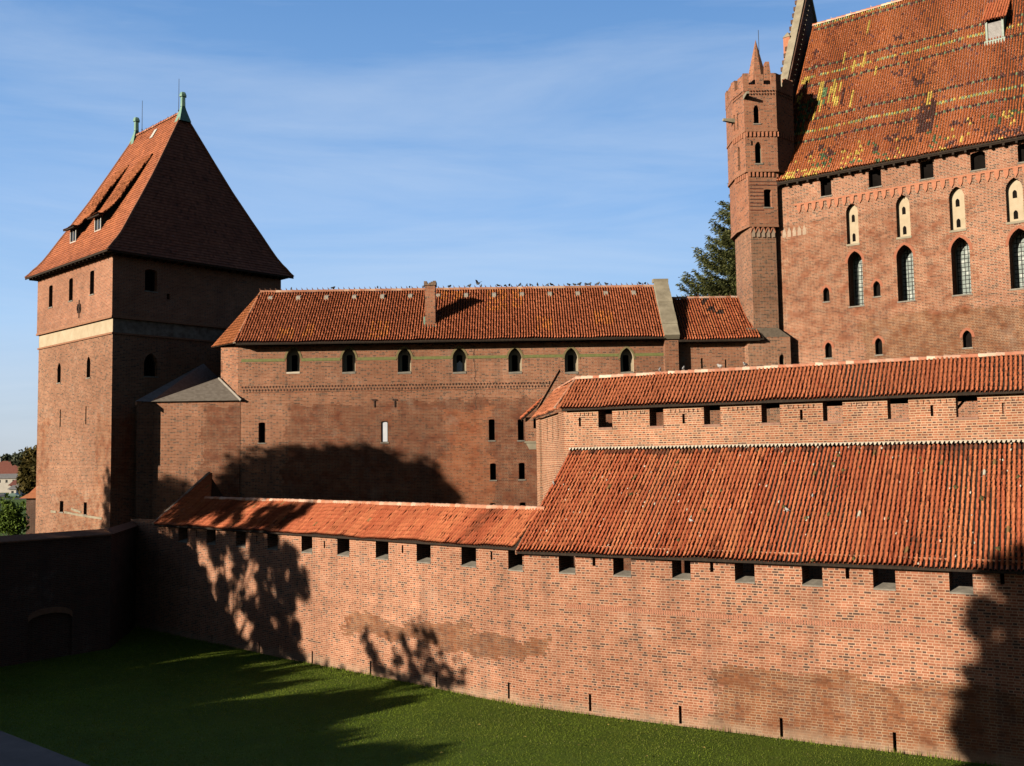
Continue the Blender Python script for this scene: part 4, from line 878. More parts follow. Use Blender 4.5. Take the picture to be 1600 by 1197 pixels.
for side in range(4):
    V = []; C = []; r = np.random.default_rng(70+side); nv = 0; wid = LA+2*ov if side % 2 == 0 else LB+2*ov
    nrm = [-tR, -tL, tR, tL][side]; nrm = np.array([*nrm, .55]); nrm /= np.linalg.norm(nrm)
    for j in range(nrow):
        v0, v1 = al[-1]*j/nrow, al[-1]*(j+1)/nrow; h0, h1 = np.interp(v0, al, pfh), np.interp(v1, al, pfh); z0, z1 = np.interp(v0, al, pfz), np.interp(v1, al, pfz)
        pa, pb = trp(h0, side, 0), trp(h0, side, 1); n = max(1, int(np.linalg.norm(pb-pa)/.21))
        for i in range(n):
            u0, u1 = i/n, (i+1)/n; q = [np.array([*trp(h0, side, u0), z0]), np.array([*trp(h0, side, u1), z0]), np.array([*trp(h1, side, u1), z1]), np.array([*trp(h1, side, u0), z1])]
            lf = .035+abs(r.normal(0, .008)); q[0] = q[0]+nrm*lf; q[1] = q[1]+nrm*lf; V += q
            if side: V += [q[0], q[0]-nrm*lf, q[1]-nrm*lf, q[1]]
            else: V += [q[0], q[0]-nrm*lf, q[1]-nrm*lf, q[1]]
            k = r.uniform(.8, 1.2)*(1.15 if r.random() < .12 else 1)*(.6 if r.random() < .03 else 1); c0 = np.array([.46, .155, .07] if side != 1 else [.27, .095, .05])*k; C += [c0, c0*.7]  # right-hand slope gets darker tiles, its shade painted into the colour
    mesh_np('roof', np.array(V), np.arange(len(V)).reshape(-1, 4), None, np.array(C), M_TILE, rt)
def rp3(s, b=LB/2): q = Tc+tL*s+tR*b; return np.array([q[0], q[1], 42.1])
ridge_tiles('ridge', rp3(rs0), rp3(rs1), rt, .16, .45, 12, ((.45, .16, .09), (.62, .36, .25)), spikes=3)
for u_, sd in ((1, 0), (1, 1), (0, 0)):
    for a_, b_ in zip(pf, pf[1:]): pass
M_HIP = plain('hip_tile', (.26, .1, .06), (.42, .19, .11), 4)
for sd, uu in ((0, 1.), (1, 1.), (0, 0.)):
    m = MB(); path = [np.array([*trp(h, sd, uu), z+.04]) for h, z in pf]; m.tube(path, .1, 6); m.build('hip', M_HIP, rt)
for s in (rs0, rs1):
    q = rp3(s); b = MB(); b.tube([q+[0, 0, -.9], q+[0, 0, .2], q+[0, 0, .55]], [.75, .3, .2], 4); b.tube([q+[0, 0, .5], q+[0, 0, 1.35], q+[0, 0, 1.36], q+[0, 0, 1.55], q+[0, 0, 1.75]], [.22, .2, .3, .3, .22], 6); b.build('finial', M_COP, rt)
for s, hh in ((4.3, 3.2), (11.3, 3.1)):
    q = rp3(s); b = MB(); b.tube([q, q+[0, 0, .5], q+[0, 0, hh]], [.05, .03, .02], 5); b.ell(q+[0, 0, .35], (.07, .07, .07)); b.build('lightning_rod', M_ROD, rt)
# catslide dormers on the lit slope
for k, (px0, py0) in enumerate(((115, 378), (153, 360))):
    # window base point on the slope
    best = None
    for h in np.linspace(.05, .4, 60):
        for u in np.linspace(.05, .95, 90):
            q = trp(h, 0, u); z = np.interp(h, pfh, pfz); dv = np.array([*q, z])-EYE; zz = dv@fw; xx, yy = CX+FPX*(dv@RT)/zz, CY-FPX*(dv@UP)/zz
            e_ = (xx-px0)**2+(yy-py0)**2
            if best is None or e_ < best[0]: best = (e_, h, u, q, z)
    _, h0, uu, q, z = best; fd = Frame(q, -tL); wd = .62; hd = 1.25
    dm = MB()
    # cheeks: from the front face up to where the catslide meets the roof
    prof = [(h_*(LB/2+ov)-h0*(LB/2+ov), np.interp(h_, pfh, pfz)) for h_ in np.linspace(h0, .74, 14)]
    top = [(-.45, z+hd-.12), (.0, z+hd), (1.2, z+hd+1.3), (2.4, z+hd+3.3)]; dd_, zz_ = prof[-1]; top.append((dd_-.0, zz_+.03))
    for sg in (-1, 1):
        ring = [fd.P(sg*wd, d_, z_-.03) for d_, z_ in prof]+[fd.P(sg*wd, d_, z_-.04) for d_, z_ in top[::-1][:-1]]
        dm.face(ring if sg > 0 else ring[::-1])
    do = dm.build('dormer', plain('dormer_boards', (.05, .07, .06), (.1, .13, .1), 6) if k == 0 else bpy.data.materials['dormer_boards'], rt)
    tile_roof('dormer_roof', fd, -1.15 if k == 0 else -1.1, 1.15, top, do, .21, .3, seed=75+k, colfn=lambda ci, ri, nc, nr: tile_color(ci, ri, 77, dict(base=[(.42, .14, .06), (.47, .16, .07), (.52, .19, .09)], dark=(.3, .1, .05)), streak=.1), lift=.02)
    m = MB()
    for a_, b_ in zip(top, top[1:]):
        m.prism([fd.P(-1.12, a_[0], a_[1]), fd.P(1.12, a_[0], a_[1]), fd.P(1.12, b_[0], b_[1]), fd.P(-1.12, b_[0], b_[1])], [fd.P(-1.12, a_[0], a_[1]-.1), fd.P(1.12, a_[0], a_[1]-.1), fd.P(1.12, b_[0], b_[1]-.1), fd.P(-1.12, b_[0], b_[1]-.1)])
    m.build('roof_boards', M_WOOD, do)
    m = MB(); m.box(fd, -wd, wd, .02, .1, z-.05, z+hd-.05, mi=0)
    m.build('front', M_PANE, do)
    m = MB()
    for a_ in (-wd, wd-.1): m.box(fd, a_, a_+.1, -.05, .05, z-.05, z+hd-.08)
    m.box(fd, -wd, wd, -.06, .05, z-.1, z+.02); m.box(fd, -.03, .03, -.03, .05, z+.02, z+hd-.1); m.build('window_frame', M_WHITEW, do)
# skylight
def on_roof(h, u, lift=.08): return np.array([*trp(h, 0, u), np.interp(h, pfh, pfz)])+np.array([-tR[0], -tR[1], .4])*lift
b = MB(); b.prism([tuple(on_roof(*p)) for p in ((.90, .50), (.90, .56), (.96, .56), (.96, .50))], [tuple(on_roof(*p, 0)) for p in ((.90, .50), (.90, .56), (.96, .56), (.96, .50))]); b.build('skylight', plain('skylight_pane', (.6, .58, .48), (.75, .72, .62), 2, rough=.3, spec=.6), rt)

# ================================================================== CHAPEL / HIGH CASTLE (right)
t3 = np.array([1990, -1550.]); FP = Frame((20.73, 76.), t3); LP = 26.
rt = empty('great_chapel', FP.P(10, 0, 0), 'towering brick chapel with lancet windows and a huge patterned glazed-tile roof, at the right edge', 'building')
def hw(x, y0, y1, w_, kind='point', dp=.5, back=1, f=FP):
    s, zb = f.px(x, y1); _, zt_ = f.px(x, y0); return hole(s, zb, w_, zt_-zb, kind, dp, back=back)
ATT = [hw(1291, 278, 306, .82, 'seg'), hw(1367.5, 264, 292, .9, 'seg'), hw(1448.5, 251, 279, .9, 'seg'), hw(1528.5, 237, 265, .95, 'seg')]
s_, _ = FP.px(1610, 225); ATT.append(hole(17.6, ATT[-1]['z'], .95, ATT[-1]['h'], 'seg', .5, back=1)); ATT.append(hole(21.2, ATT[-1]['z'], .95, ATT[-1]['h'], 'seg', .5, back=1))
NIC = [hw(1333, 317, 381, .88, dp=.38, back=2), hw(1412.5, 304, 370, .95, dp=.38, back=2), hw(1497, 291, 359, 1., dp=.38, back=2), hw(1587, 277, 346, 1.05, dp=.38, back=2)]
BIG = [hw(1338.5, 392, 478, 1.06, dp=1.15, back=1), hw(1416.5, 382, 470, 1.15, dp=1.15), hw(1503.5, 370, 460, 1.2, dp=1.15), hw(1597, 356, 450, 1.35, dp=1.15)]
dN = NIC[-1]['s']-NIC[-2]['s']
for k in (1, 2):
    NIC.append(dict(NIC[3], s=NIC[3]['s']+dN*k)); BIG.append(dict(BIG[3], s=BIG[3]['s']+dN*k))
SML = [hw(1291.5, 449, 471, .46, dp=.4), hw(1370.5, 439, 463, .5, dp=.4), hw(1295, 535, 559, .5, dp=.4), hw(1373.5, 528, 554, .5, dp=.4), hw(1512, 516, 543, .58, dp=.4)]
_, zfr = FP.px(1368, 302); ZP = 32.75
m = MB(); panel(m, FP, -.4, LP, 0, ZP, ATT+NIC+BIG+SML)
m.box(FP, -.4, LP, 19, 19.5, 0, ZP); m.face([FP.P(LP, 0, 0), FP.P(LP, 19, 0), FP.P(LP, 19, ZP), FP.P(LP, 0, ZP)])
m.build('wall', [M_PL, M_BLACK, M_PLAST], rt)
for h in ATT: window(FP, h, rt, M_BLACK, name='attic_window')
for h in BIG: window(FP, h, rt, M_GLASS, arch=plain('arch_brick', (.33, .115, .065), (.43, .17, .1), 8) if h is BIG[0] else bpy.data.materials['arch_brick'], frame=M_STONE, name='lancet_window')
for h in SML: window(FP, h, rt, M_BLACK, arch=bpy.data.materials['arch_brick'])
for h in NIC:
    s, z, w_, hh = h['s'], h['z'], h['w'], h['h']
    for q, sz in ((.08, .24), (.56, .22)):
        b = MB(); p = [(s-.04+x, z+hh*q+y) for x, y in outline(w_*.26, hh*sz*.85, 'point')]; b.face([FP.P(x, .365, y) for x, y in p]); b.build('niche_opening', M_BLACK, rt)
    b = MB(); b.box(FP, s-w_/2-.05, s+w_/2+.05, -.05, .3, z-.14, z+.01); b.build('sill', M_STONE, rt)
# hanging arch frieze + thin string
M_FR = plain('frieze_brick', (.42, .16, .09), (.54, .24, .14), 5)
m = MB(); x = 1.7; m.box(FP, 1.5, LP, -.1, .02, zfr+.08, zfr+.2, skip='b')
while x < LP-.5:
    m.prism([FP.P(x, -.09, zfr+.08), FP.P(x+.34, -.09, zfr+.08), FP.P(x+.3, -.09, zfr-.3), FP.P(x+.17, -.09, zfr-.55), FP.P(x+.04, -.09, zfr-.3)][::-1], [FP.P(x, .02, zfr+.08), FP.P(x+.34, .02, zfr+.08), FP.P(x+.3, .02, zfr-.3), FP.P(x+.17, .02, zfr-.55), FP.P(x+.04, .02, zfr-.3)][::-1]); x += .58
m.build('arched_frieze', M_FR, rt)
# glazed roof
_, zee = FP.px(1400, 250, -.55); _, zrr = FP.px(1350, 19, 9.6)
prp = [(-.55, zee), (.3, zee+.85), (1.4, zee+2.35), (2.6, zee+4.2), (9.6, zrr)]
sq = -.1; seg_ = np.hypot(*np.diff(np.array(prp), axis=0).T); totp = seg_.sum()
def colp(ci, ri, nc, nr):
    r = np.random.default_rng(91); U = ci/nc*LP; Vf = ri/nr; a = r.uniform(0, 1, ci.shape); b = r.uniform(0, 1, ci.shape)
    c = tile_color(ci, ri, 92, dict(base=[(.42, .11, .04), (.55, .165, .055), (.62, .21, .08)], dark=(.22, .06, .03)), streak=.15)
    YEL, GRN, DRK = np.array([.72, .52, .11]), np.array([.10, .18, .08]), np.array([.10, .035, .03]); PGR = np.array([.34, .46, .25])
    def put(k, col):
        nonlocal c; c = np.where(k[..., None], col*(.75+.5*b[..., None]), c)
    wave = .004*np.sin(U*1.3)
    def band(v, kind, u0=0, u1=99, p=.85):
        row = (ri == int(round((v)*nr)))&(U > u0)&(U < u1)&(a < p)
        if kind == 'y': put(row&(ci % 2 == 0), YEL); put(row&(ci % 2 == 1)&(b > .25), PGR)
        else: put(row&(ci % 3 != 0), DRK); put(row&(ci % 3 == 0), PGR*.8)
    for v in (.23, .36, .575, .695, .955): band(v, 'd', p=.97)
    for v in (.295, .635): band(v, 'y', p=.99)
    band(.985, 'y', 0, 7, .8)
    n1 = vnoise(ci, ri, 4., 12); n2 = vnoise(ci*1.0, ri*.5, 3., 13)
    low = Vf < .17; put(low&(n1 > .35)&(a < .33), GRN); put(low&(n2 > .45)&(a < .33)&(b > .3), YEL); put(low&(n1 < -.5)&(a < .6), DRK)
    put((Vf < .05)&(U < 4)&(a < .4), YEL)
    dg = np.abs(((ci+ri*1.0) % 24)-12) < 1; dg2 = np.abs(((ci-ri) % 24)-12) < 1; put((dg | dg2)&(a < .3)&(Vf > .15), DRK*2.2)
    put((vnoise(ci, ri*.6, 4., 15) > .9)&(a < .65), DRK*1.2)
    def blk(u0, u1, v0, v1, col, p=.8): put((U > u0)&(U < u1)&(Vf > v0)&(Vf < v1)&(a < p), col)
    blk(1.2, 2.1, .40, .52, DRK, .85); blk(2.1, 2.6, .44, .54, GRN*1.8, .8); blk(10.3, 11.3, .14, .32, DRK, .8); blk(10.65, 10.95, .30, .37, YEL, .6); blk(.2, 1.6, .3, .5, GRN, .3)
    blk(3.9, 4.2, .42, .52, DRK, .8); blk(17.1, 17.5, .5, .62, DRK, .8); blk(0, .9, .60, .64, YEL, .8); blk(0, .5, .42, .55, YEL, .4)
    for (u0, u1, v0, v1) in [(1.9, 2.15, .47, .58), (2.2, 2.4, .40, .47), (2.7, 2.9, .44, .54), (2.9, 3.15, .50, .58), (3.2, 3.4, .44, .56), (3.4, 3.7, .42, .47), (3.55, 3.75, .5, .56), (4.7, 4.85, .38, .48), (4.25, 4.45, .60, .68), (5.0, 5.2, .62, .72), (4.95, 5.05, .84, .92), (5.2, 5.35, .77, .85), (6.2, 6.4, .54, .6), (3.4, 3.55, .68, .74), (1.9, 2.05, .36, .44)]:
        put((U > u0)&(U < u1)&(Vf > v0)&(Vf < v1), YEL*1.1)
    return c
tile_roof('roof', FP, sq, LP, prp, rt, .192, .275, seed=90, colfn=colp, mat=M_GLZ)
m = MB(); deck(m, FP, sq, LP, prp, .12); m.face([FP.P(sq, 9.6, zrr), FP.P(LP, 9.6, zrr), FP.P(LP, 19.5, zee), FP.P(sq, 19.5, zee)]); m.face([FP.P(LP, 0, zee), FP.P(LP, 19, zee), FP.P(LP, 9.6, zrr)])
m.box(FP, sq, LP, -.5, .1, zee-.2, zee-.06); x = .3
while x < LP: m.box(FP, x, x+.14, -.48, .05, zee-.36, zee-.2); x += .8
m.build('roof_boards', M_WOOD, rt)
ridge_tiles('ridge', FP.P(sq, 9.6, zrr+.08), FP.P(LP, 9.6, zrr+.08), rt, .15, .42, 14, ((.5, .16, .07), (.75, .5, .3)), spikes=4, mat=M_GLZ)
# roof dormer
vv_ = .52; du, dz_ = FP.px(1556, 66, 6.3); fd = Frame(FP.P(du, 0, 0), FP.t); zp = np.interp(6.0, [p[0] for p in prp], [p[1] for p in prp])
bd = None
for d_ in np.linspace(4, 9, 60):
    s_, z_ = FP.px(1555, 64, d_); zz = np.interp(d_, [p[0] for p in prp], [p[1] for p in prp])
    if bd is None or abs(z_-zz) < bd[0]: bd = (abs(z_-zz), s_, z_, d_)
_, s_, z_, d_ = bd
dm = MB(); wd, hd = .62, 1.55; ty = zrr
pz = lambda d: np.interp(d, [p[0] for p in prp], [p[1] for p in prp])
dend = d_+2.2
for sg in (-1, 1):
    ring = [FP.P(s_+sg*wd, d_, z_), FP.P(s_+sg*wd, d_, z_+hd), FP.P(s_+sg*wd, dend, pz(dend)+.1), FP.P(s_+sg*wd, dend, pz(dend)-.1)]; dm.face(ring if sg < 0 else ring[::-1])
do = dm.build('dormer', M_COP, rt)
m = MB(); m.box(FP, s_-wd+.12, s_+wd-.12, d_+.05, d_+.1, z_, z_+hd-.1); m.build('pane', plain('dusty_glass', (.07, .06, .055), (.11, .095, .085), 2, rough=.3), do)
m = MB(); m.box(FP, s_-wd, s_-wd+.14, d_-.04, d_+.08, z_, z_+hd); m.box(FP, s_+wd-.14, s_+wd, d_-.04, d_+.08, z_, z_+hd); m.box(FP, s_-wd-.1, s_+wd+.1, d_-.15, d_+.1, z_-.25, z_+.08); m.build('window_frame', plain('verdigris_frame', (.3, .38, .33), (.45, .5, .44), 5), do)
tile_roof('dormer_roof', FP, s_-wd-.25, s_+wd+.25, [(d_-.25, z_+hd-.05), (dend, pz(dend)+.12)], do, .19, .275, seed=95)
# gable slab closing the roof on the left
gs0, gs1 = -1.2, -.45; zap = zrr+3.6
gz = lambda d: zee+.5+(zap-zee-.5)*d/9.9
ring = [(-.2, zee-3), (-.2, gz(0)), (9.9, zap), (20, gz(0)), (20, zee-3)]
gm = MB(); gm.prism([FP.P(gs0, d, z) for d, z in ring], [FP.P(gs1, d, z) for d, z in ring]); gw = gm.build('gable', M_DK, rt)
m = MB()
pts = [(-.45, gz(-.25)+.0), (9.9, zap+.25)]
m.prism([FP.P(gs0-.02, -.5, gz(-.5)), FP.P(gs0-.02, 9.9, zap+.1), FP.P(gs0-.02, 9.9, zap+.4), FP.P(gs0-.02, -.7, gz(-.5)+.1)], [FP.P(gs1-.12, -.5, gz(-.5)), FP.P(gs1-.12, 9.9, zap+.1), FP.P(gs1-.12, 9.9, zap+.4), FP.P(gs1-.12, -.7, gz(-.5)+.1)])
m.prism([FP.P(gs0-.18, 20.3, gz(-.5)), FP.P(gs0-.18, 9.9, zap+.1), FP.P(gs0-.18, 9.9, zap+.5), FP.P(gs0-.18, 20.6, gz(-.5)+.1)], [FP.P(gs1+.1, 20.3, gz(-.5)), FP.P(gs1+.1, 9.9, zap+.1), FP.P(gs1+.1, 9.9, zap+.5), FP.P(gs1+.1, 20.6, gz(-.5)+.1)])
m.build('gable_coping', M_STONE, gw)
k = 0
while k < 26:                                        # crockets on the outer edge of the gable
    d = .4+k*.37; z = gz(d); m = MB(); m.box(FP, gs0-.3, gs0+.02, d, d+.17, z-.12, z+.22); m.build('crocket', M_DK, gw); k += 1
m = MB(); k = 0
while k < 34:                                        # stepped brick toothing on the roof side
    d = .6+k*.27; z = gz(d)-.9; m.box(FP, gs1, gs1+.16, d, d+.14, z-.1, z); k += 1
m.build('gable_toothing', M_STONE, gw)
for (x, y0, y1, w_) in ((1234, 50, 96, .42), (1250, 12, 40, .36)):
    dd = None
    for d in np.linspace(0, 10, 80):
        s, z = FP.px(x, y1, d)
        e_ = abs(s-(gs0-.1)); dd = (e_, d, z) if dd is None or e_ < dd[0] else dd
    _, d, z = dd; z = max(z-.6, 0); _, z1 = FP.px(x, y0, d); b = MB(); b.box(FP, gs0-.1-w_, gs0-.1+w_*.4, d-.3, d+.3, z, z1-.5)
    c = FP.P(gs0-.1-w_*.3, d, z1+.05); q = [FP.P(gs0-.1-w_-.05, d-.35, z1-.5), FP.P(gs0-.1+w_*.4+.05, d-.35, z1-.5), FP.P(gs0-.1+w_*.4+.05, d+.35, z1-.5), FP.P(gs0-.1-w_-.05, d+.35, z1-.5)]
    pn = b.build('pinnacle', M_FR, gw); b = MB()
    for i in range(4): b.face([q[i], q[(i+1) % 4], c])
    b.build('pinnacle_cap', M_STONE, pn)

# ================================================================== STAIR TURRET
rt = empty('stair_turret', (19.7, 77, 0), 'slim octagonal brick stair turret with a crenellated top and pointed spirelet', 'turret')
def zy(y, x=1187): return float(on_y(x, y, 75.2)[2])
def X_(x, y=250): return float(on_y(x, y, 75.2)[0])
def oct_(xl, xfl, xfr, y, rx, g, yf=75.2):     # octagon plan from its visible edges
    L = float(on_y(xl, y, 77.2)[0]); a = float(on_y(xfl, y, 75.2)[0]); b = float(on_y(xfr, y, yf)[0])
    return [(L-g, 77.2), (a-g*.45, 75.2-g), (b+g*.45, yf-g), (rx+g, 76.7), (rx+g, 79.4+g*.3), (20.9, 80.8+g), (18.6, 80.8+g), (L-g, 79.4)]
def octo(g=0.): return oct_(1145.5, 1163.5, 1213, 190, 22.5, g)
def octb(g=0.): return oct_(1151.5, 1170, 1214, 310, 21.15, g, 75.4)
def octl(g=0.): return oct_(1161, 1176, 1215, 450, 20.95, g, 75.5)
def shift(P, dx=0, dy=0): return [(x+dx, y+dy) for x, y in P]
def ringz(P, z): return [(x, y, z) for x, y in P]
def stage(mb, P, z0, z1, holes={}, mi=0):
    n = len(P)
    for i in range(n):
        a, b = np.array(P[i]), np.array(P[(i+1) % n]); f = Frame(a, b-a); panel(mb, f, 0, float(np.linalg.norm(b-a)), z0, z1, holes.get(i, []), mi=mi)
def fr_(i, P): a, b = np.array(P[i]), np.array(P[(i+1) % len(P)]); return Frame(a, b-a)
O0 = octb(0); Fd = fr_(1, O0); F0 = fr_(0, O0)
def th(x, y0, y1, w_, kind='point', dp=.4): s, zb = Fd.px(x, y1); _, zt_ = Fd.px(x, y0); return hole(s, zb, w_, zt_-zb, kind, dp, back=1)
zA, zB, zC, zD, zE, zF, zG = [zy(v) for v in (515, 352, 268, 205, 140, 133, 117)]
hT = [th(1185, 165, 194, .46), th(1188, 222, 256, .55), th(1200.5, 296, 324, .62, 'seg')]
hL = [hole(.35, hT[0]['z'], .2, 1.3, 'rect', .15, back=0), hole(.95, hT[0]['z']-.1, .2, 1.3, 'rect', .15, back=0)]
hL2 = [hole(.9, hT[1]['z']-.2, .4, 1.9, 'point', .3, back=1)]
m = MB(); stage(m, octl(0), 0, zB, {}); m.build('lower_shaft', [M_TRL, M_BLACK], rt)
m = MB(); stage(m, octb(.06), zB, zC, {1: [dict(hT[2])]}); m.face(ringz(octb(.06), zB)[::-1]); m.build('banded_shaft', [M_TR, M_BLACK], rt)
m = MB(); stage(m, octo(.03), zC, zD, {1: [hT[1]], 0: hL2}); m.build('middle_shaft', [M_TR, M_BLACK], rt)
m = MB(); stage(m, octo(.06), zD, zF, {1: [hT[0]], 0: hL}); m.face(ringz(octo(.06), zF)); m.build('upper_shaft', [M_TR, M_BLACK], rt)
f_ = fr_(1, octo(.06))
window(f_, hT[0], rt, M_BLACK); window(fr_(1, octb(.06)), hT[2], rt, M_BLACK)
wq = window(fr_(1, octo(.03)), hT[1], rt, M_BLACK, frame=M_STONE)
s, z = Fd.px(1178, 224); b = MB(); b.box(Frame(Fd.P(0, -.05, 0), Fd.t), s-.25, s+.15, -.02, .1, z-.2, z+.15); b.build('broken_brick', M_BLACK, rt)
for z0, z1, gg in ((zC-.05, zC+.12, .16), (zD-.05, zD+.12, .16), (zB-.12, zB+.04, .14)):
    m = MB(); P = octo(gg-.06) if z1 > zC-.5 else octb(gg-.04); m.prism(ringz(P, z0), ringz(P, z1)); m.build('string_course', M_MOLD, rt)
for zz in (zC-.42, zD-.45):                         # small corbel arches under the strings
    for i in (0, 1, 2):
        P = octb(.06) if zz < zC else octo(.03); f2 = fr_(i, P); L_ = float(np.linalg.norm(np.array(P[(i+1) % 8])-np.array(P[i]))); b = MB(); x = .06
        while x < L_-.2: b.box(f2, x, x+.13, -.1, .01, zz, zz+.38, skip='b'); x += .31
        b.build('corbel_course', M_FR, rt)
m = MB(); P = octb(.06); f2 = fr_(1, P); zz = zC-.75      # dark banded courses
for k in range(9):
    m.box(f2, .1, hT[2]['s']-.36 if k > 1 else 2.5, -.012, .01, zz-k*.28-.07, zz-k*.28, skip='b')
m.build('dark_course', plain('burnt_brick', (.07, .035, .03), (.13, .06, .045), 9), rt)
m = MB(); mP = MB(); f2 = fr_(1, octl(.05)); x = .02; zb = zB-.1        # white-filled pointed arch frieze, running on to the chapel wall
while x < 3.9:
    fq, xx, dq = (f2, x, 0.) if x < 1.7 else (FP, x-1.6, 0.)
    q = [(xx+.05, zb-.8), (xx+.05, zb-.4), (xx+.19, zb-.03), (xx+.33, zb-.4), (xx+.33, zb-.8)]; (m if x < 1.7 else mP).face([fq.P(a, -.02, b) for a, b in q]); x += .4
M_ARC = plain('arcade_plaster', (.36, .26, .19), (.5, .38, .28), 5); m.build('blind_arcade', M_ARC, rt); mP.build('blind_arcade', M_ARC, bpy.data.objects['great_chapel'])
m = MB(); x = .0
while x < 1.75:
    fq, xx = f2, x
    for sg in (0, 1):
        a, b = ((xx, zb-.42), (xx+.19, zb)) if sg == 0 else ((xx+.19, zb), (xx+.38, zb-.42)); m.prism([fq.P(a[0], -.07, a[1]-.05), fq.P(b[0], -.07, b[1]-.05), fq.P(b[0], -.07, b[1]+.08), fq.P(a[0], -.07, a[1]+.08)], [fq.P(a[0], .01, a[1]-.05), fq.P(b[0], .01, b[1]-.05), fq.P(b[0], .01, b[1]+.08), fq.P(a[0], .01, a[1]+.08)])
    x += .4
m.build('arcade_ribs', M_FR, rt)
# pierced parapet band, battlements
m = MB(); P = octo(.1)
for i in (0, 1, 2):
    f2 = fr_(i, P); L_ = float(np.linalg.norm(np.array(P[(i+1) % 8])-np.array(P[i]))); x = .3
    while x < L_-.25:
        for r_ in (0, 1): m.face([f2.P(x, -.01, zE-.1-r_*.24), f2.P(x+.13, -.01, zE-.1-r_*.24), f2.P(x+.04, -.01, zE-.26-r_*.24)])
        x += .22
m.build('pierced_band', M_BLACK, rt)
P = octo(.1); m = MB()
for i in range(8):
    f2 = fr_(i, P); L_ = float(np.linalg.norm(np.array(P[(i+1) % 8])-np.array(P[i]))); m.box(f2, 0, L_, 0.002*i, .3, zF-.5, zF+.02)
    for (a, b, hh) in ([(0, .17, 1), (.40, .62, .88), (.86, 1, 1)] if i == 1 else [(0, .3, 1), (.55, 1, .85)]): m.box(f2, a*L_, b*L_, .001+.002*i, .3, zF, zF+(zG-zF)*hh+.1)
m.build('battlement', M_TR, rt)
def spire(cx, cy, r_, z0, z1, name='spirelet', n=4, rot=.2):
    b = MB(); q = [(cx+r_*math.cos(rot+i*2*math.pi/n), cy+r_*math.sin(rot+i*2*math.pi/n), z0) for i in range(n)]
    for i in range(n): b.face([q[i], q[(i+1) % n], (cx, cy, z1)])
    return b.build(name, M_TR, rt)
spx = float(on_y(1181, 80, 76.6)[0]); spire(spx, 76.6, 1.02, zF, float(on_y(1181, 62, 76.6)[2]), n=8)
b = MB(); sx = float(on_y(1199.5, 110, 76.)[0]); zt_ = float(on_y(1199, 97, 76.)[2]); b.prism([(sx-.45, 75.8, zF), (sx+.3, 75.8, zF), (sx+.1, 75.9, zt_), (sx-.2, 75.9, zt_)], [(sx-.45, 76.5, zF), (sx+.3, 76.5, zF), (sx+.1, 76.4, zt_), (sx-.2, 76.4, zt_)]); b.build('spirelet', M_TR, rt)
b = MB(); b.tube([(spx+.25, 76.6, zG), (spx+.25, 76.6, float(on_y(1187, 47, 76.6)[2]))], .025, 5); b.build('lightning_rod', M_ROD, rt)
for (f2, s, z, L_) in ((fr_(1, octo(.06)), .02, zE-.75, .9), (fr_(0, octo(.06)), .1, zD+1.3, .9)):    # gargoyles
    b = MB(); b.prism([f2.P(s, -L_, z+.1), f2.P(s+.2, -L_, z+.1), f2.P(s+.2, -L_, z+.28), f2.P(s, -L_, z+.28)], [f2.P(s-.05, .1, z-.05), f2.P(s+.3, .1, z-.05), f2.P(s+.3, .1, z+.3), f2.P(s-.05, .1, z+.3)]); b.build('gargoyle', M_STONE, rt)
# splayed plinth with roofed shoulder at the foot of the turret
zs0, zs1 = zy(512, 1200), zy(528, 1200)
pl_t = [(X_(1166, 515), 75.15), (X_(1214, 515), 75.15), (21.1, 76.9), (21.1, 79), (17.6, 79), (17.6, 76.5)]; pl_b = [(X_(1176, 527)-.5, 74.6), (X_(1231, 527), 74.6), (21.7, 76.2), (21.7, 79), (17.2, 79), (17.2, 76)]
m = MB(); m.prism(ringz(pl_t, zs0)[::-1], ringz(pl_b, zs1)[::-1]); m.build('plinth_weathering', plain('weathered_tile', (.10, .08, .06), (.2, .16, .12), 5), rt)
m = MB(); f2 = Frame(pl_b[0], (1, 0)); Lb_ = pl_b[1][0]-pl_b[0][0]; s, zb = f2.px(1222.5, 577); _, zt_ = f2.px(1222.5, 553); hp = hole(s, zb, .42, zt_-zb, 'point', .35, back=1)
stage(m, pl_b, 0, zs1-.01, {0: [hp]}); m.build('plinth', [M_TRL, M_BLACK], rt); window(f2, hp, rt, M_BLACK, frame=M_STONE)

# ================================================================== DARK OUTER MOAT WALL (left foreground)
t0 = np.array([.656, .755]); F0_ = Frame(np.array([-26., 64.5])-t0*34, t0)
rt = empty('outer_wall', F0_.P(24, 0, 0), 'low brick wall in deep shade crossing the lower left, with a bricked-up arch', 'fortress wall')
sa, za = F0_.px(42, 1033); sb, _ = F0_.px(112, 1020); _, zt_ = F0_.px(78, 958)
ha = hole((sa+sb)/2, .0, sb-sa, zt_, 'seg', .3, back=0)
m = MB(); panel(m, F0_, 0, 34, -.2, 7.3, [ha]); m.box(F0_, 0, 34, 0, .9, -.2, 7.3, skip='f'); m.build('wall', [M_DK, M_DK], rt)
m = MB(); oo = [(ha['s']+x, y) for x, y in outline(ha['w'], ha['h'], 'seg')][1:-1]
for a, c in zip(oo, oo[1:]):
    m.face([F0_.P(a[0], -.03, a[1]), F0_.P(c[0], -.03, c[1]), F0_.P(c[0], -.03, c[1]+.35), F0_.P(a[0], -.03, a[1]+.35)])
    m.face([F0_.P(a[0], -.03, a[1]+.35), F0_.P(c[0], -.03, c[1]+.35), F0_.P(c[0], .0, c[1]+.35), F0_.P(a[0], 0, a[1]+.35)])
m.build('arch_ring', M_MOLD, rt)
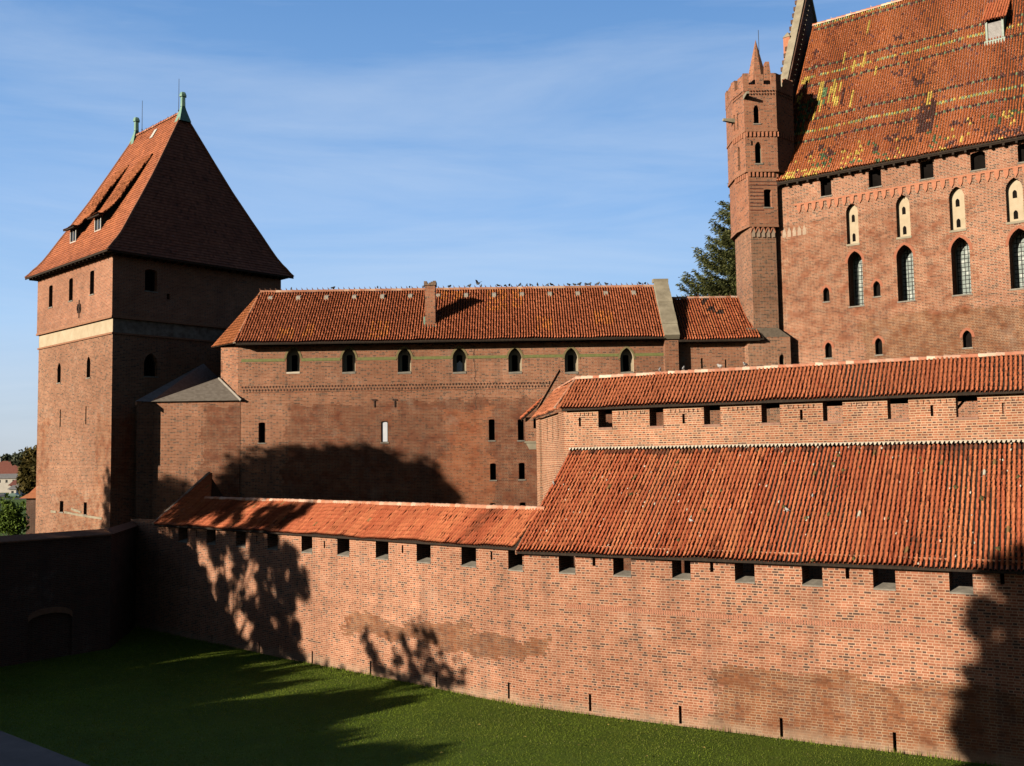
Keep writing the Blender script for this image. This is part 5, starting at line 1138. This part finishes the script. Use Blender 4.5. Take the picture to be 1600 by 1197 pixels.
m = MB(); tl = [F0_.P(0, -.12, 7.3), F0_.P(34, -.12, 7.3), F0_.P(34, .45, 7.62), F0_.P(0, .45, 7.62)]; m.face(tl); m.face([F0_.P(0, .45, 7.62), F0_.P(34, .45, 7.62), F0_.P(34, 1.02, 7.3), F0_.P(0, 1.02, 7.3)])
m.face([F0_.P(0, -.12, 7.22), F0_.P(34, -.12, 7.22), F0_.P(34, -.12, 7.3), F0_.P(0, -.12, 7.3)]); m.build('coping', M_MOLD, rt)
Fr2 = Frame((-26., 64.5), (-1.35, 7.95)); rt2 = empty('wall_stub', (-26.6, 68, 0), 'short shaded brick wall joining the outer wall to the moat wall corner by the tower', 'fortress wall')
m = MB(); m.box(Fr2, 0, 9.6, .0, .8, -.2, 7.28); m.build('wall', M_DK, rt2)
m = MB(); m.prism([Fr2.P(0, -.12, 7.28), Fr2.P(0, .4, 7.6), Fr2.P(0, .92, 7.28)], [Fr2.P(9.6, -.12, 7.28), Fr2.P(9.6, .4, 7.6), Fr2.P(9.6, .92, 7.28)]); m.build('coping', M_MOLD, rt2)

# parapet of the terrace the photograph is taken from
a = on_z(-60, 1118, 9.2); b = on_z(150, 1200, 9.2); d = b-a; fpz = Frame(a, (b-a)[:2]); 
rp_ = empty('parapet', fpz.P(1, 1, 0), 'dim grey stone coping of a terrace parapet in the bottom left corner', 'parapet')
L_ = float(np.linalg.norm((b-a)[:2])); m = MB(); fpz2 = Frame(b, -(b-a)[:2])
m.box(fpz2, -1.2, L_+3, .0, .55, 9.05, 9.2); m.build('coping', plain('grey_coping', (.10, .07, .055), (.15, .105, .085), 3), rp_)
m = MB(); m.box(fpz2, -1.1, L_+3, .06, .5, 0, 9.05); m.build('wall', M_DK, rp_)

# ================================================================== VEGETATION
def leaves(name, blobs, parent, dens, size, c0, c1, seed=0, flat=1.):
    r = np.random.default_rng(seed); P = []; K = []
    for (c, rad) in blobs:
        rad = np.array(rad if hasattr(rad, '__len__') else (rad, rad, rad*.9)); n = max(8, int(dens*rad[0]*rad[1]*rad[2]*4.2/ max(rad[0], .8)**.6))
        d = r.normal(0, 1, (n, 3)); d /= np.linalg.norm(d, axis=1)[:, None]; q = r.uniform(0, 1, n)**(1/2.2)
        ax = r.normal(0, 1, (5, 3)); ax /= np.linalg.norm(ax, axis=1)[:, None]; lob = np.clip((d@ax.T).max(1), 0, 1)**3; q = q*(.62+.6*lob)*np.where(r.uniform(0, 1, n) < .08, 1.35, 1.)
        P.append(np.array(c)+d*q[:, None]*rad); K.append(np.full(n, r.uniform(0, 1)))
    P = np.concatenate(P); K = np.concatenate(K); n = len(P)
    a = r.normal(0, 1, (n, 3)); a /= np.linalg.norm(a, axis=1)[:, None]; b = np.cross(a, r.normal(0, 1, (n, 3))); b /= np.linalg.norm(b, axis=1)[:, None]
    s_ = size*r.uniform(.6, 1.4, n)[:, None]; a = a*s_; b = b*s_*.6
    V = np.stack([P-a, P+b, P+a, P-b], 1).reshape(-1, 3); F = np.arange(len(V)).reshape(-1, 4)
    v = np.clip(.6*r.uniform(0, 1, n)+.4*K, 0, 1)[:, None]; C = np.array(c0)*(1-v)+np.array(c1)*v
    return mesh_np(name, V, F, None, C, M_LEAF, parent)
def tree(name, label, base, blobs, dens=60, size=.16, c0=(.04, .06, .015), c1=(.10, .13, .03), seed=0, trunk=.28, cat='tree', group=None):
    base = np.array(base, float); rt = empty(name, tuple(base), label, cat, group); r = random.Random(seed)
    top = max(b[0][2] for b in blobs); cx = np.mean([b[0] for b in blobs], axis=0); m = MB(); n = 8; pts = []
    for k in range(n+1):
        t = k/n; pts.append(base*(1-t)+np.array([cx[0], cx[1], base[2]+(top-base[2])*.85])*t+np.array([r.uniform(-.15, .15), r.uniform(-.15, .15), 0])*(t > 0))
    m.tube(pts, [trunk*(1-.85*k/n) for k in range(n+1)], 8)
    for bi_, (c, rad) in enumerate(blobs):
        if len(blobs) > 40 and bi_ % 6: continue
        t = min(.95, max(.15, (c[2]-base[2])/(top-base[2])*.75)); k = t*n; i = int(k); p = pts[i]+(pts[min(i+1, n)]-pts[i])*(k-i); c = np.array(c); mid = (p+c)/2+np.array([0, 0, .1])
        m.tube([p, mid, c], [trunk*.35*(1-t*.5), trunk*.2, trunk*.06], 5)
    m.build('trunk', M_BARK, rt); leaves('crown', blobs, rt, dens, size, c0, c1, seed); return rt
def cast(f, lst, k, d=0.):     # crown clumps standing k metres up-sun of the patches of shade they throw
    out = []
    for (x, y, rr) in lst:
        if f is None: p = on_z(x, y)
        else: s, z = f.px(x, y, d); p = np.array(f.P(s, d, z))
        out.append((tuple(p+SUN*k), rr))
    return out
GA = 'park trees along the outer bank'
def fill(x0, x1, step, inside, holes, seed, rr=(.5, .8)):
    r = random.Random(seed); o = []; x = x0
    while x < x1:
        y = 760
        while y < 1080:
            a, b = x+r.uniform(-.4, .4)*step, y+r.uniform(-.4, .4)*step
            if inside(a, b) and all((a-p)**2+((b-q)*.7)**2 > h*h for p, q, h in holes): o.append((a, b, r.uniform(*rr)))
            y += step
        x += step
    return o
HOL = [(260, 838, 17), (315, 860, 15), (327, 882, 14), (353, 888, 17), (336, 906, 13), (385, 855, 14), (395, 888, 16), (380, 902, 14), (363, 946, 17), (393, 925, 18), (381, 978, 18), (477, 962, 20), (440, 868, 8), (420, 893, 9), (405, 1008, 12), (350, 985, 9)]
def fill2(x0, x1, step, y0, y1, inside, holes, seed, rr):
    r = random.Random(seed); o = []; x = x0
    while x < x1:
        y = y0
        while y < y1:
            a, b = x+r.uniform(-.45, .45)*step, y+r.uniform(-.45, .45)*step
            if inside(a, b) and all((a-p)**2+(b-q)**2 > h*h for p, q, h in holes): o.append((a, b, r.uniform(*rr)))
            y += step
        x += step
    return o
def inA(x, y):
    xr = np.interp(y, [820, 833, 857, 882, 905, 930, 950, 985, 1050], [440, 452, 470, 480, 488, 490, 482, 480, 486]); return 238 < x < xr-10 and 832 < y < 995+(x-240)*.17
def inR(x, y): return 250 < x < 470 and 790 < y < 812+(x-240)*.06
bl = cast(FW1, [(452, 872, .9), (458, 905, 1.2), (470, 945, 1.0), (455, 980, 1.3), (462, 1015, 1.1), (430, 1025, 1.4), (418, 985, 1.0), (400, 1015, 1.5), (405, 870, .8), (425, 840, .8), (370, 1000, 1.2), (340, 960, 1.3), (325, 1000, 1.6), (300, 930, 1.5), (275, 880, 1.2), (262, 940, 1.8), (290, 985, 1.8), (240, 900, 1.6), (250, 840, 1.0), (440, 1045, 1.2), (385, 925, .55), (360, 880, .4), (352, 925, .55), (415, 905, .9), (395, 955, .6), (320, 845, .8), (290, 812, .7), (335, 808, .6), (385, 822, .7), (430, 815, .8), (462, 820, .7), (470, 838, .6), (360, 800, .5), (410, 800, .5), (300, 790, .5), (475, 905, .9), (480, 930, .7), (440, 930, 1.3), (425, 960, 1.3), (395, 1035, 1.2), (478, 975, .7), (484, 1005, .7), (476, 1030, .7), (465, 1045, .8), (310, 1015, 1.5), (350, 1030, 1.4), (270, 1000, 2), (230, 960, 2), (235, 870, 1.2)][:0]+fill(238, 495, 13, inA, [(a_, b_, c_*.72) for a_, b_, c_ in HOL], 3, (.5, .78)), 46)+cast(FW1, fill(245, 480, 12, inR, [(285, 800, 12), (330, 795, 16), (345, 812, 12), (300, 812, 10), (390, 800, 10), (265, 812, 9)], 5, (.5, .75)), 46, 1.)+cast(FW1, [(212, 812, .8), (225, 818, .9), (238, 822, .9), (205, 825, 1.)], 46)
tree('park_tree', 'broad old tree off the left edge shading the left end of the moat wall', (-52, 39, 0), bl, 260, .14, seed=1, trunk=.45, group=GA)
bl = cast(FG, [(372, 752, 1.0), (400, 742, 1.5), (440, 735, 1.9), (480, 722, 1.5), (515, 722, 1.7), (560, 730, 1.9), (600, 735, 2.0), (640, 745, 1.9), (675, 760, 1.5), (700, 775, 1.1), (660, 790, 2.2), (600, 785, 2.6), (540, 780, 2.6), (480, 775, 2.4), (430, 785, 2.2), (390, 790, 1.9), (350, 778, 1.3), (560, 820, 3), (480, 825, 3), (640, 825, 2.8), (270, 765, 1.2), (300, 790, 1.4), (255, 790, 1.6)], 52)
tree('park_tree', 'tallest park tree off the left edge, its round top shading the hall wing', (-56, 46, 0), bl, 50, .22, seed=2, trunk=.55, group=GA)
bl = cast(FW1, [(570, 996, .5), (576, 1012, .5), (585, 1030, .5), (600, 1048, .5), (603, 988, .2), (608, 1000, .2), (615, 1014, .26), (624, 1030, .4), (628, 995, .38), (632, 1010, .4), (644, 972, .25), (650, 985, .38), (662, 985, .36), (676, 992, .4), (680, 1004, .36), (655, 1005, .4), (645, 1045, .55), (665, 1045, .5), (688, 1022, .36), (692, 1040, .42), (711, 1032, .25), (704, 1052, .4), (722, 1050, .3), (728, 1046, .22), (715, 1066, .42), (690, 1066, .5), (640, 1066, .6), (612, 1052, .4), (620, 1035, .45), (590, 1046, .5), (655, 1022, .45), (665, 1008, .4), (672, 1030, .45), (682, 1050, .5), (700, 1066, .5), (625, 1060, .5), (652, 1058, .5), (668, 1072, .5), (580, 1020, .45), (574, 985, .3), (640, 1022, .4), (633, 1002, .35), (655, 968, .25), (668, 995, .35), (726, 1066, .3), (718, 1028, .2), (565, 1052, .25), (535, 1043, .3), (510, 1037, .3), (495, 1040, .35)], 42)
tree('park_tree', 'small many-stemmed tree whose ragged top shades the foot of the moat wall', (-38, 30, 0), bl, 330, .11, seed=3, trunk=.22, group=GA)
def inD(x, y):
    xl = np.interp(y, [840, 850, 876, 899, 915, 923, 932, 945, 956, 975, 989, 999, 1022, 1035, 1052, 1085, 1115, 1158, 1168, 1191], [1590, 1578, 1552, 1540, 1556, 1556, 1530, 1515, 1510, 1512, 1500, 1527, 1534, 1520, 1508, 1495, 1485, 1485, 1500, 1512]); return x > xl+9 and y > 842
bl = cast(FW2, fill2(1485, 1680, 17, 840, 1230, inD, [(1562, 1000, 16), (1580, 1030, 17), (1566, 935, 9), (1550, 1040, 12), (1545, 1075, 9), (1590, 990, 10), (1575, 1100, 9), (1520, 1120, 7)], 8, (.4, .66)), 52)
tree('park_tree', 'dark tree behind the terrace shading the right end of the moat wall', (-22, 9.5, 0), bl, 190, .13, seed=4, trunk=.35, group=GA)
bl = cast(fl, [(168, 735, .45), (171, 750, .6), (166, 765, .6), (171, 780, .7), (167, 800, .7), (171, 815, .8), (168, 830, .8), (162, 747, .3), (160, 820, .45), (174, 840, .9), (172, 770, .6), (163, 790, .4)], 50)
tree('park_tree', 'slender tree off the left edge throwing dapples on the foot of the great tower', (bl[0][0][0], bl[0][0][1], 0), bl, 200, .14, seed=8, trunk=.3, group=GA)
bl = [((float(on_z(50, 1160, 9.2)[0]+SUN[0]*18+dx), float(on_z(50, 1160, 9.2)[1]+SUN[1]*18+dy), float(9.2+SUN[2]*18+dz)), rr) for dx, dy, dz, rr in [(0, 0, 0, 1.6), (1.2, -1.2, .3, 1.4), (-1, 1.5, -.2, 1.5), (.8, 1.2, .6, 1.2), (2.2, -2.6, 0, 1.4), (-2, 3, 0, 1.4), (.2, .2, -1.6, 1.6), (1.8, -2, -1.4, 1.5), (-1.4, 2, -1.4, 1.5), (3., -4, -.4, 1.4), (.3, .2, 1.4, .9)]]
tree('added_shade_tree', 'unseen rounded tree added left of the terrace to shade the parapet in the bottom left corner', (bl[0][0][0], bl[0][0][1], 0), bl, 120, .16, seed=9, trunk=.25)  # out-of-view tree, added to put the parapet in shade
r = random.Random(12); ux, uy = SUN[0]/math.hypot(SUN[0], SUN[1]), SUN[1]/math.hypot(SUN[0], SUN[1]); tz = SUN[2]/math.hypot(SUN[0], SUN[1])
spec = [((345, 1036), 36, 1.0), ((425, 1052), 37, .4), ((330, 1230), 34, .6), ((250, 1190), 33, .6), ((200, 1150), 32, .6), ((420, 1190), 35, .4), ((150, 1110), 30, .8), ((220, 1075), 32, .8), ((300, 1050), 34, .6), ((380, 1165), 35, .3), ((300, 1125), 34, .4), ((520, 1200), 38, .2), ((500, 1165), 37, .3), ((400, 1140), 36, .3), ((430, 1115), 36, .1), ((640, 1215), 42, 0), ((612, 1185), 41, 0), ((600, 1165), 40, .2), ((560, 1142), 40, 0), ((530, 1122), 39, -.6), ((640, 1098), 40, 0.), ((470, 1100), 38, -.2), ((600, 1078), 41, .0), ((430, 1070), 38, .2), ((380, 1050), 37, .3)]
wordy = ['gnarled', 'crowded', 'tallest', 'shaggy', 'forked', 'drooping', 'double', 'ivy-clad', 'knotty', 'upright', 'wide', 'stout', 'crooked', 'twin-stemmed', 'round-topped', 'lowest', 'dense rounded', 'slim', 'leaning', 'ragged', 'spreading', 'pale', 'dark', 'narrow', 'bushy']
for i, ((x, y), k, dz) in enumerate(spec):
    G = on_z(x, y); cx_, cy_ = G[0]+ux*k, G[1]+uy*k; top = k*tz+dz; bl = []
    for q in range(26):
        z = top-.7-(q/25)*(top-1.2); w_ = 1.5+1.5*math.sin(min(1, q/8)*math.pi/2); a = r.uniform(0, 6.28); rr = r.uniform(1.1, 1.8)*(.55 if q == 0 else 1); bl.append(((cx_+math.cos(a)*w_*(.5 if q > 1 else .2), cy_+math.sin(a)*w_*(.5 if q > 1 else .2), z), rr))
    tree('bank_tree', wordy[i]+' bank tree off the left edge whose shadow lies over the moat grass', (cx_, cy_, 0), bl, 110, .2, seed=30+i, trunk=.2, group='low trees shading the moat grass')

# spruce beyond the hall
def spruce(x, y, Y, zb, seed, spread):
    c = on_y(x, y, Y); top = c[2]; rt = empty('spruce', (c[0], Y, zb), 'dark green spruce with upswept branch tips rising behind the roofs left of the turret', 'tree'); m = MB(); m.tube([(c[0], Y, zb), (c[0], Y, top)], [.4, .04], 8)
    r = np.random.default_rng(seed); V = []; C = []; z = top-.2
    while z > zb+6:
        t = (top-z)/(top-zb); R = .5+spread*min(1, t*2.3)**.85; nb = int(5+6*min(1, t*2.5)); a0 = r.uniform(0, 6.28)
        for b in range(nb):
            a = a0+b*6.283/nb+r.normal(0, .2); L = R*r.uniform(.6, 1.15); p0 = np.array([c[0], Y, z+r.normal(0, .12)]); pr = p0
            n = max(3, int(L/.22))
            for k in range(1, n+1):
                u = k/n; p = p0+np.array([math.cos(a)*L*u, math.sin(a)*L*u, -.34*L*math.sin(u*2.2)+.26*L*u*u]); 
                if k % 3 == 0 or k == n: pass
                w_ = .5*(1-u*.6)
                for q in range(30):
                    o = p+r.normal(0, 1, 3)*np.array([.2, .2, .17])*(1.4-u*.6); d = np.array([math.cos(a+r.normal(0, .8)), math.sin(a+r.normal(0, .8)), r.normal(-.25, .35)])*r.uniform(.16, .36); e = np.cross(d, r.normal(0, 1, 3)); e /= max(np.linalg.norm(e), 1e-6); e *= .06
                    V += [o-e, o+e, o+d]; v = r.uniform(0, 1); C.append(np.array([.05, .07, .025])*(1-v)+np.array([.21, .22, .075])*v)
                pr = p
            m.tube([p0, p0+np.array([math.cos(a)*L*.5, math.sin(a)*L*.5, -.28*L]), pr], [.05, .03, .01], 4, cap=False)
        z -= .42+.25*t
    m.build('trunk', M_BARK, rt); mesh_np('crown', np.array(V), np.arange(len(V)).reshape(-1, 3), None, np.array(C), M_LEAF, rt)
spruce(1168, 262, 96, 14, 3, 5.6)

# ================================================================== THE TOWN BEYOND (left edge)
M_TERR = plain('far_field', (.07, .10, .03), (.12, .13, .05), .05, bump=0)
def at(x, y, Y): return on_y(x, y, Y)
def house(label, x0, x1, yb, ye, yr, Y, wallm, roofm, dep=9, wins=3, name='house'):
    a = at(x0, yb, Y); b = at(x1, yb, Y); f = Frame(a, (1, 0)); L = b[0]-a[0]; ze = at(x0, ye, Y)[2]; zr = at(x0, yr, Y+dep/2)[2]; rt = empty(name, (a[0]+L/2, Y, 0), label, 'house')
    hs = [hole(L*(k+.5)/wins, ze-1.9, .9, 1.2, 'rect', .15) for k in range(wins)]; m = MB(); panel(m, f, 0, L, 0, ze, hs); m.box(f, 0, L, 0, dep, 0, ze, skip='f')
    for s in (0, L): m.face([f.P(s, 0, ze), f.P(s, dep, ze), f.P(s, dep/2, zr)])
    m.build('wall', wallm, rt)
    m = MB()
    for (d0, z0, d1, z1) in ((-.5, ze-.2, dep/2, zr), (dep+.5, ze-.2, dep/2, zr)): m.prism([f.P(-.4, d0, z0), f.P(L+.4, d0, z0), f.P(L+.4, d1, z1), f.P(-.4, d1, z1)], [f.P(-.4, d0, z0+.18), f.P(L+.4, d0, z0+.18), f.P(L+.4, d1, z1+.18), f.P(-.4, d1, z1+.18)])
    ro = m.build('roof', roofm, rt)
    m = MB(); m.box(f, L*.45, L*.45+.8, dep/2-.6, dep/2+.3, zr-.8, zr+1.5); m.build('chimney', M_WHW, ro)
    for h in hs: window(f, h, rt, M_PANE, frame=M_WHITEW, sill=None)
M_WHW = plain('render_wall', (.50, .47, .42), (.6, .57, .5), .6, bump=.1); M_RR = plain('red_roof', (.20, .07, .05), (.28, .11, .08), 1.5); M_GR = plain('grey_roof', (.22, .21, .2), (.3, .29, .28), 1.)
house('long white house with a dull red roof and white chimney near the horizon', -60, 36, 762, 743, 722, 430, M_WHW, M_RR, 16, 9)
house('grey-roofed long shed in front of the long white house', -60, 37, 765, 748, 742, 395, M_WHW, M_GR, 9, 9)
house('low house with a dark red roof beside the street', 15, 40, 770, 758, 751, 375, M_WHW, M_RR, 8, 3)
house('small pale garage beside the street beyond the wall', 14, 25, 775, 764, 759, 350, M_WHW, M_GR, 7, 1, 'garage')
tr_ = lambda x, y, Y, r_: (tuple(at(x, y, Y)), r_)
tree('autumn_tree', 'tall olive and russet autumn tree against the left edge of the tower', (at(50, 770, 140)[0], 140, 0), [tr_(58, 712, 140, 1.5), tr_(52, 718, 140, 1.4), tr_(46, 724, 140, 1.2), tr_(50, 732, 140, 1.8), tr_(42, 738, 140, 1.2), tr_(46, 748, 140, 1.6), tr_(56, 742, 140, 2.2), tr_(52, 758, 140, 1.8), tr_(44, 760, 140, 1.2), tr_(62, 725, 140, 2.), tr_(64, 750, 140, 2.2)], 60, .3, (.06, .055, .015), (.17, .13, .035), 51, .35)
for i, (x, y, Y, lb) in enumerate([(8, 716, 500, 'hazy distant tree at the far left on the horizon'), (28, 715, 520, 'pair of distant trees left of the spire'), (-25, 716, 480, 'distant tree just outside the left edge'), (46, 712, 420, 'distant dark tree right of the spire')]):
    tree('distant_tree', lb, (at(x, y, Y)[0], Y, 0), [(tuple(at(x+dx, y+dy, Y)), 3.2) for dx, dy in ((-9, 5), (0, 2), (8, 4), (-4, 8), (5, 9), (12, 8), (-13, 9))], 8, .9, (.07, .09, .06), (.14, .15, .09), 60+i, .4, group='trees on the horizon')
c = at(42, 716, 600); m = MB(); sp = empty('church_spire', (c[0], 600, 0), 'thin dark church spire on the horizon', 'church'); m.tube([(c[0], 600, 0), (c[0], 600, c[2]+.5)], [2.4, 2.4], 4); m.build('tower', M_WHW, sp); m = MB(); m.tube([(c[0], 600, c[2]+.5), (c[0], 600, c[2]+2.), (c[0], 600, at(42, 697, 600)[2])], [2.6, 1., .12], 6); m.build('spire', M_GR, sp)
# field sheet and street
c0, c1 = on_z(-80, 790), on_z(80, 790); sheet('street', [(-420, 322), (-120, 322), (-120, 334), (-420, 334)], plain('asphalt', (.05, .05, .05), (.08, .08, .08), .4, bump=0), .01)
for i, (x, y, cb) in enumerate([(3, 768, (.05, .06, .08)), (20, 770, (.12, .2, .17))]):
    c = at(x, y, 338); f = Frame((c[0]-2, 338), (1, 0)); cc = empty('parked_car', (c[0], 338, 0), ['dark car parked on the street at the far left edge', 'green-grey car parked by the pale garage'][i], 'car', 'cars on the street beyond the wall')
    zg_ = 6.0-0.0; zg_ = .05; b = MB(); b.prism([f.P(0, 0, zg_+.35), f.P(4.1, 0, zg_+.35), f.P(4.1, 0, zg_+.85), f.P(3.2, 0, zg_+.95), f.P(2.6, .12, zg_+1.42), f.P(1.0, .12, zg_+1.42), f.P(.4, 0, zg_+.95), f.P(0, 0, zg_+.9)], [f.P(0, 1.7, zg_+.35), f.P(4.1, 1.7, zg_+.35), f.P(4.1, 1.7, zg_+.85), f.P(3.2, 1.7, zg_+.95), f.P(2.6, 1.58, zg_+1.42), f.P(1.0, 1.58, zg_+1.42), f.P(.4, 1.7, zg_+.95), f.P(0, 1.7, zg_+.9)]); b.build('body', plain('car_paint', cb, cb, 1, rough=.3, spec=.6, bump=0), cc)
    for q in (.75, 3.3):
        for d_ in (-.02, 1.52): b = MB(); w0 = f.P(q, d_, zg_+.33); w1 = f.P(q, d_+.2, zg_+.33); b.tube([w0, w1], .33, 12); b.build('wheel', M_BLACK, cc)
# small roofed wall turret and the bush in front of it
c = at(47, 790, 104); f = Frame((at(36, 777, 104)[0], 104), (1, 0)); W2_ = at(60, 777, 104)[0]-f.O[0]; ze_ = at(40, 777, 104)[2]; zt2 = at(57, 752, 104)[2]
wt = empty('wall_turret', f.P(W2_/2, 0, 0), 'little turret with a swept orange tile roof left of the great tower', 'turret')
m = MB(); m.box(f, .35, W2_+1, 0, 2., 0, ze_); m.build('wall', M_DK, wt)
m = MB(); ap = f.P(W2_*.9, 1., zt2); q = [f.P(-.2, -.4, ze_-.1), f.P(W2_+1.4, -.4, ze_-.1), f.P(W2_+1.4, 2.4, ze_-.1), f.P(-.2, 2.4, ze_-.1)]; md = [tuple(np.array(p)*.55+np.array(ap)*.45-np.array([0, 0, .25])) for p in q]
for i in range(4): m.face([q[i], q[(i+1) % 4], md[(i+1) % 4], md[i]], None, 0, (.5, .19, .09)); m.face([md[i], md[(i+1) % 4], ap], None, 0, (.48, .17, .08))
m.build('roof', M_TILE, wt); m = MB(); m.ell((ap[0], ap[1], ap[2]+.1), (.12, .12, .15)); m.build('finial', M_SILL, wt)
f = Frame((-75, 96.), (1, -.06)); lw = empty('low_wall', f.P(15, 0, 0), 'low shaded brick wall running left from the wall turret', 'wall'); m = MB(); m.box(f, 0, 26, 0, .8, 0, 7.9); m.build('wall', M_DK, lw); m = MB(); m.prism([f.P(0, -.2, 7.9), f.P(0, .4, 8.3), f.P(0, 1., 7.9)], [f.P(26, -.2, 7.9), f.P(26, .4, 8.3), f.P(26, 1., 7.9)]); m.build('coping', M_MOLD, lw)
tree('bush', 'bright green young tree growing behind the outer wall at the left edge', (at(18, 800, 90)[0], 90, 0), [tr_(10, 786, 90, .6), tr_(18, 800, 90, .9), tr_(5, 806, 90, .8), tr_(30, 796, 90, .6), tr_(26, 810, 90, .9), tr_(14, 818, 90, 1.1), tr_(34, 818, 90, .7), tr_(0, 822, 90, .9), tr_(24, 826, 90, 1.), tr_(36, 786, 90, .3)], 120, .16, (.08, .14, .02), (.2, .3, .05), 71, .15)

# ================================================================== BIRDS
def bird(fly=False, white=False):
    m = MB(); c = (.45, .44, .43) if white else (.05, .05, .055)
    m.ell((0, 0, .12), (.15, .07, .075), 8, 6, 0, c); m.ell((.13, 0, .2), (.05, .045, .05), 7, 5, 0, c); m.ell((.08, 0, .17), (.07, .045, .06), 7, 5, 0, c)
    m.face([(.17, -.012, .2), (.17, .012, .2), (.23, 0, .19)], None, 0, (.1, .08, .05)); m.face([(-.08, -.05, .12), (-.08, .05, .12), (-.3, .03, .06), (-.3, -.03, .06)], None, 0, c)
    for sy in (-.025, .025): m.tube([(0, sy, .07), (.01, sy, -.01)], .008, 4)
    if fly:
        for sg in (-1, 1): m.face([(.08, 0, .15), (-.08, 0, .15), (-.14, sg*.32, .3), (-.04, sg*.4, .33), (.06, sg*.2, .25)], None, 0, c)
    return m.build('pigeon', M_GLZ, smooth=True)
protos = {}
def put_bird(p, yaw, label, white=False, fly=False, sc=1.):
    k = (white, fly)
    if k in protos: o = protos[k].copy(); COL.objects.link(o)
    else: o = bird(fly, white); protos[k] = o
    o.location = p; o.rotation_euler = (0, 0, yaw); o.scale = (sc,)*3; tag(o, label, 'bird', 'pigeons resting on the castle roofs')
r = random.Random(4)
for i, x in enumerate((640, 663, 702, 733, 752, 779, 789, 796, 812, 823, 829, 840, 855, 862, 889, 898, 905, 917, 921, 934, 948, 1000, 1008, 455, 520, 590)):
    s, _ = FG.px(x, 452, 4.5); put_bird(FG.P(s, 4.5, zrg+.2), r.uniform(0, 6.28), 'dark pigeon perched on the ridge of the long hall roof', sc=r.uniform(.9, 1.25))
put_bird(tuple(on_y(747, 446, 79.5)), 2.6, 'dark pigeon flying just above the long hall roof', fly=True, sc=1.2)
for x, y, d_ in ((1042, 490, 1.6), (1046, 512, .2), (1038, 498, 1.2)):
    s, z = FG.px(x, y, d_); put_bird(FG.P(s, d_, z), r.uniform(0, 3), 'pigeon perched on the stone coping of the fire wall', white=(x == 1046))
for x in (1068, 1125, 1031, 1165):
    s, _ = FM.px(x, 573, 1.55); put_bird(FM.P(s, 1.55, 16.3), r.uniform(0, 6), 'white pigeon on the ridge of the gallery roof', white=True)
for x, y in ((865, 760), (1080, 815), (1270, 780), (1230, 800)):
    s, z = FW2.px(x, y, 3.); d_ = (z-7.36)/(12.22-7.36)*6.2; s, z = FW2.px(x, y, d_-.38); put_bird(FW2.P(s, d_-.38, 7.36+d_*4.86/6.23+.08), r.uniform(0, 6), 'white pigeon sitting on the wide lean-to roof', white=True, sc=.8)
# fallen leaves on the grass
m = MB(); m.face([(-.09, 0, .01), (-.02, -.06, .03), (.08, -.01, .01), (0, .06, .04)], None, 0, (.55, .42, .12)); lf = m.build('fallen_leaf', M_LEAF)
for i, (x, y) in enumerate([(749, 1136), (724, 1161), (862, 1113), (875, 1136), (950, 1136), (972, 1131), (1025, 1143), (820, 1155), (905, 1168), (1100, 1172), (690, 1180), (1010, 1185)]):
    p = on_z(x, y); o = lf if i == 0 else lf.copy()
    if i: COL.objects.link(o)
    o.location = (p[0], p[1], .09); o.rotation_euler = (0, 0, i*1.3); tag(o, 'yellow fallen leaf lying on the sunlit moat grass', 'leaf', 'fallen leaves on the grass')
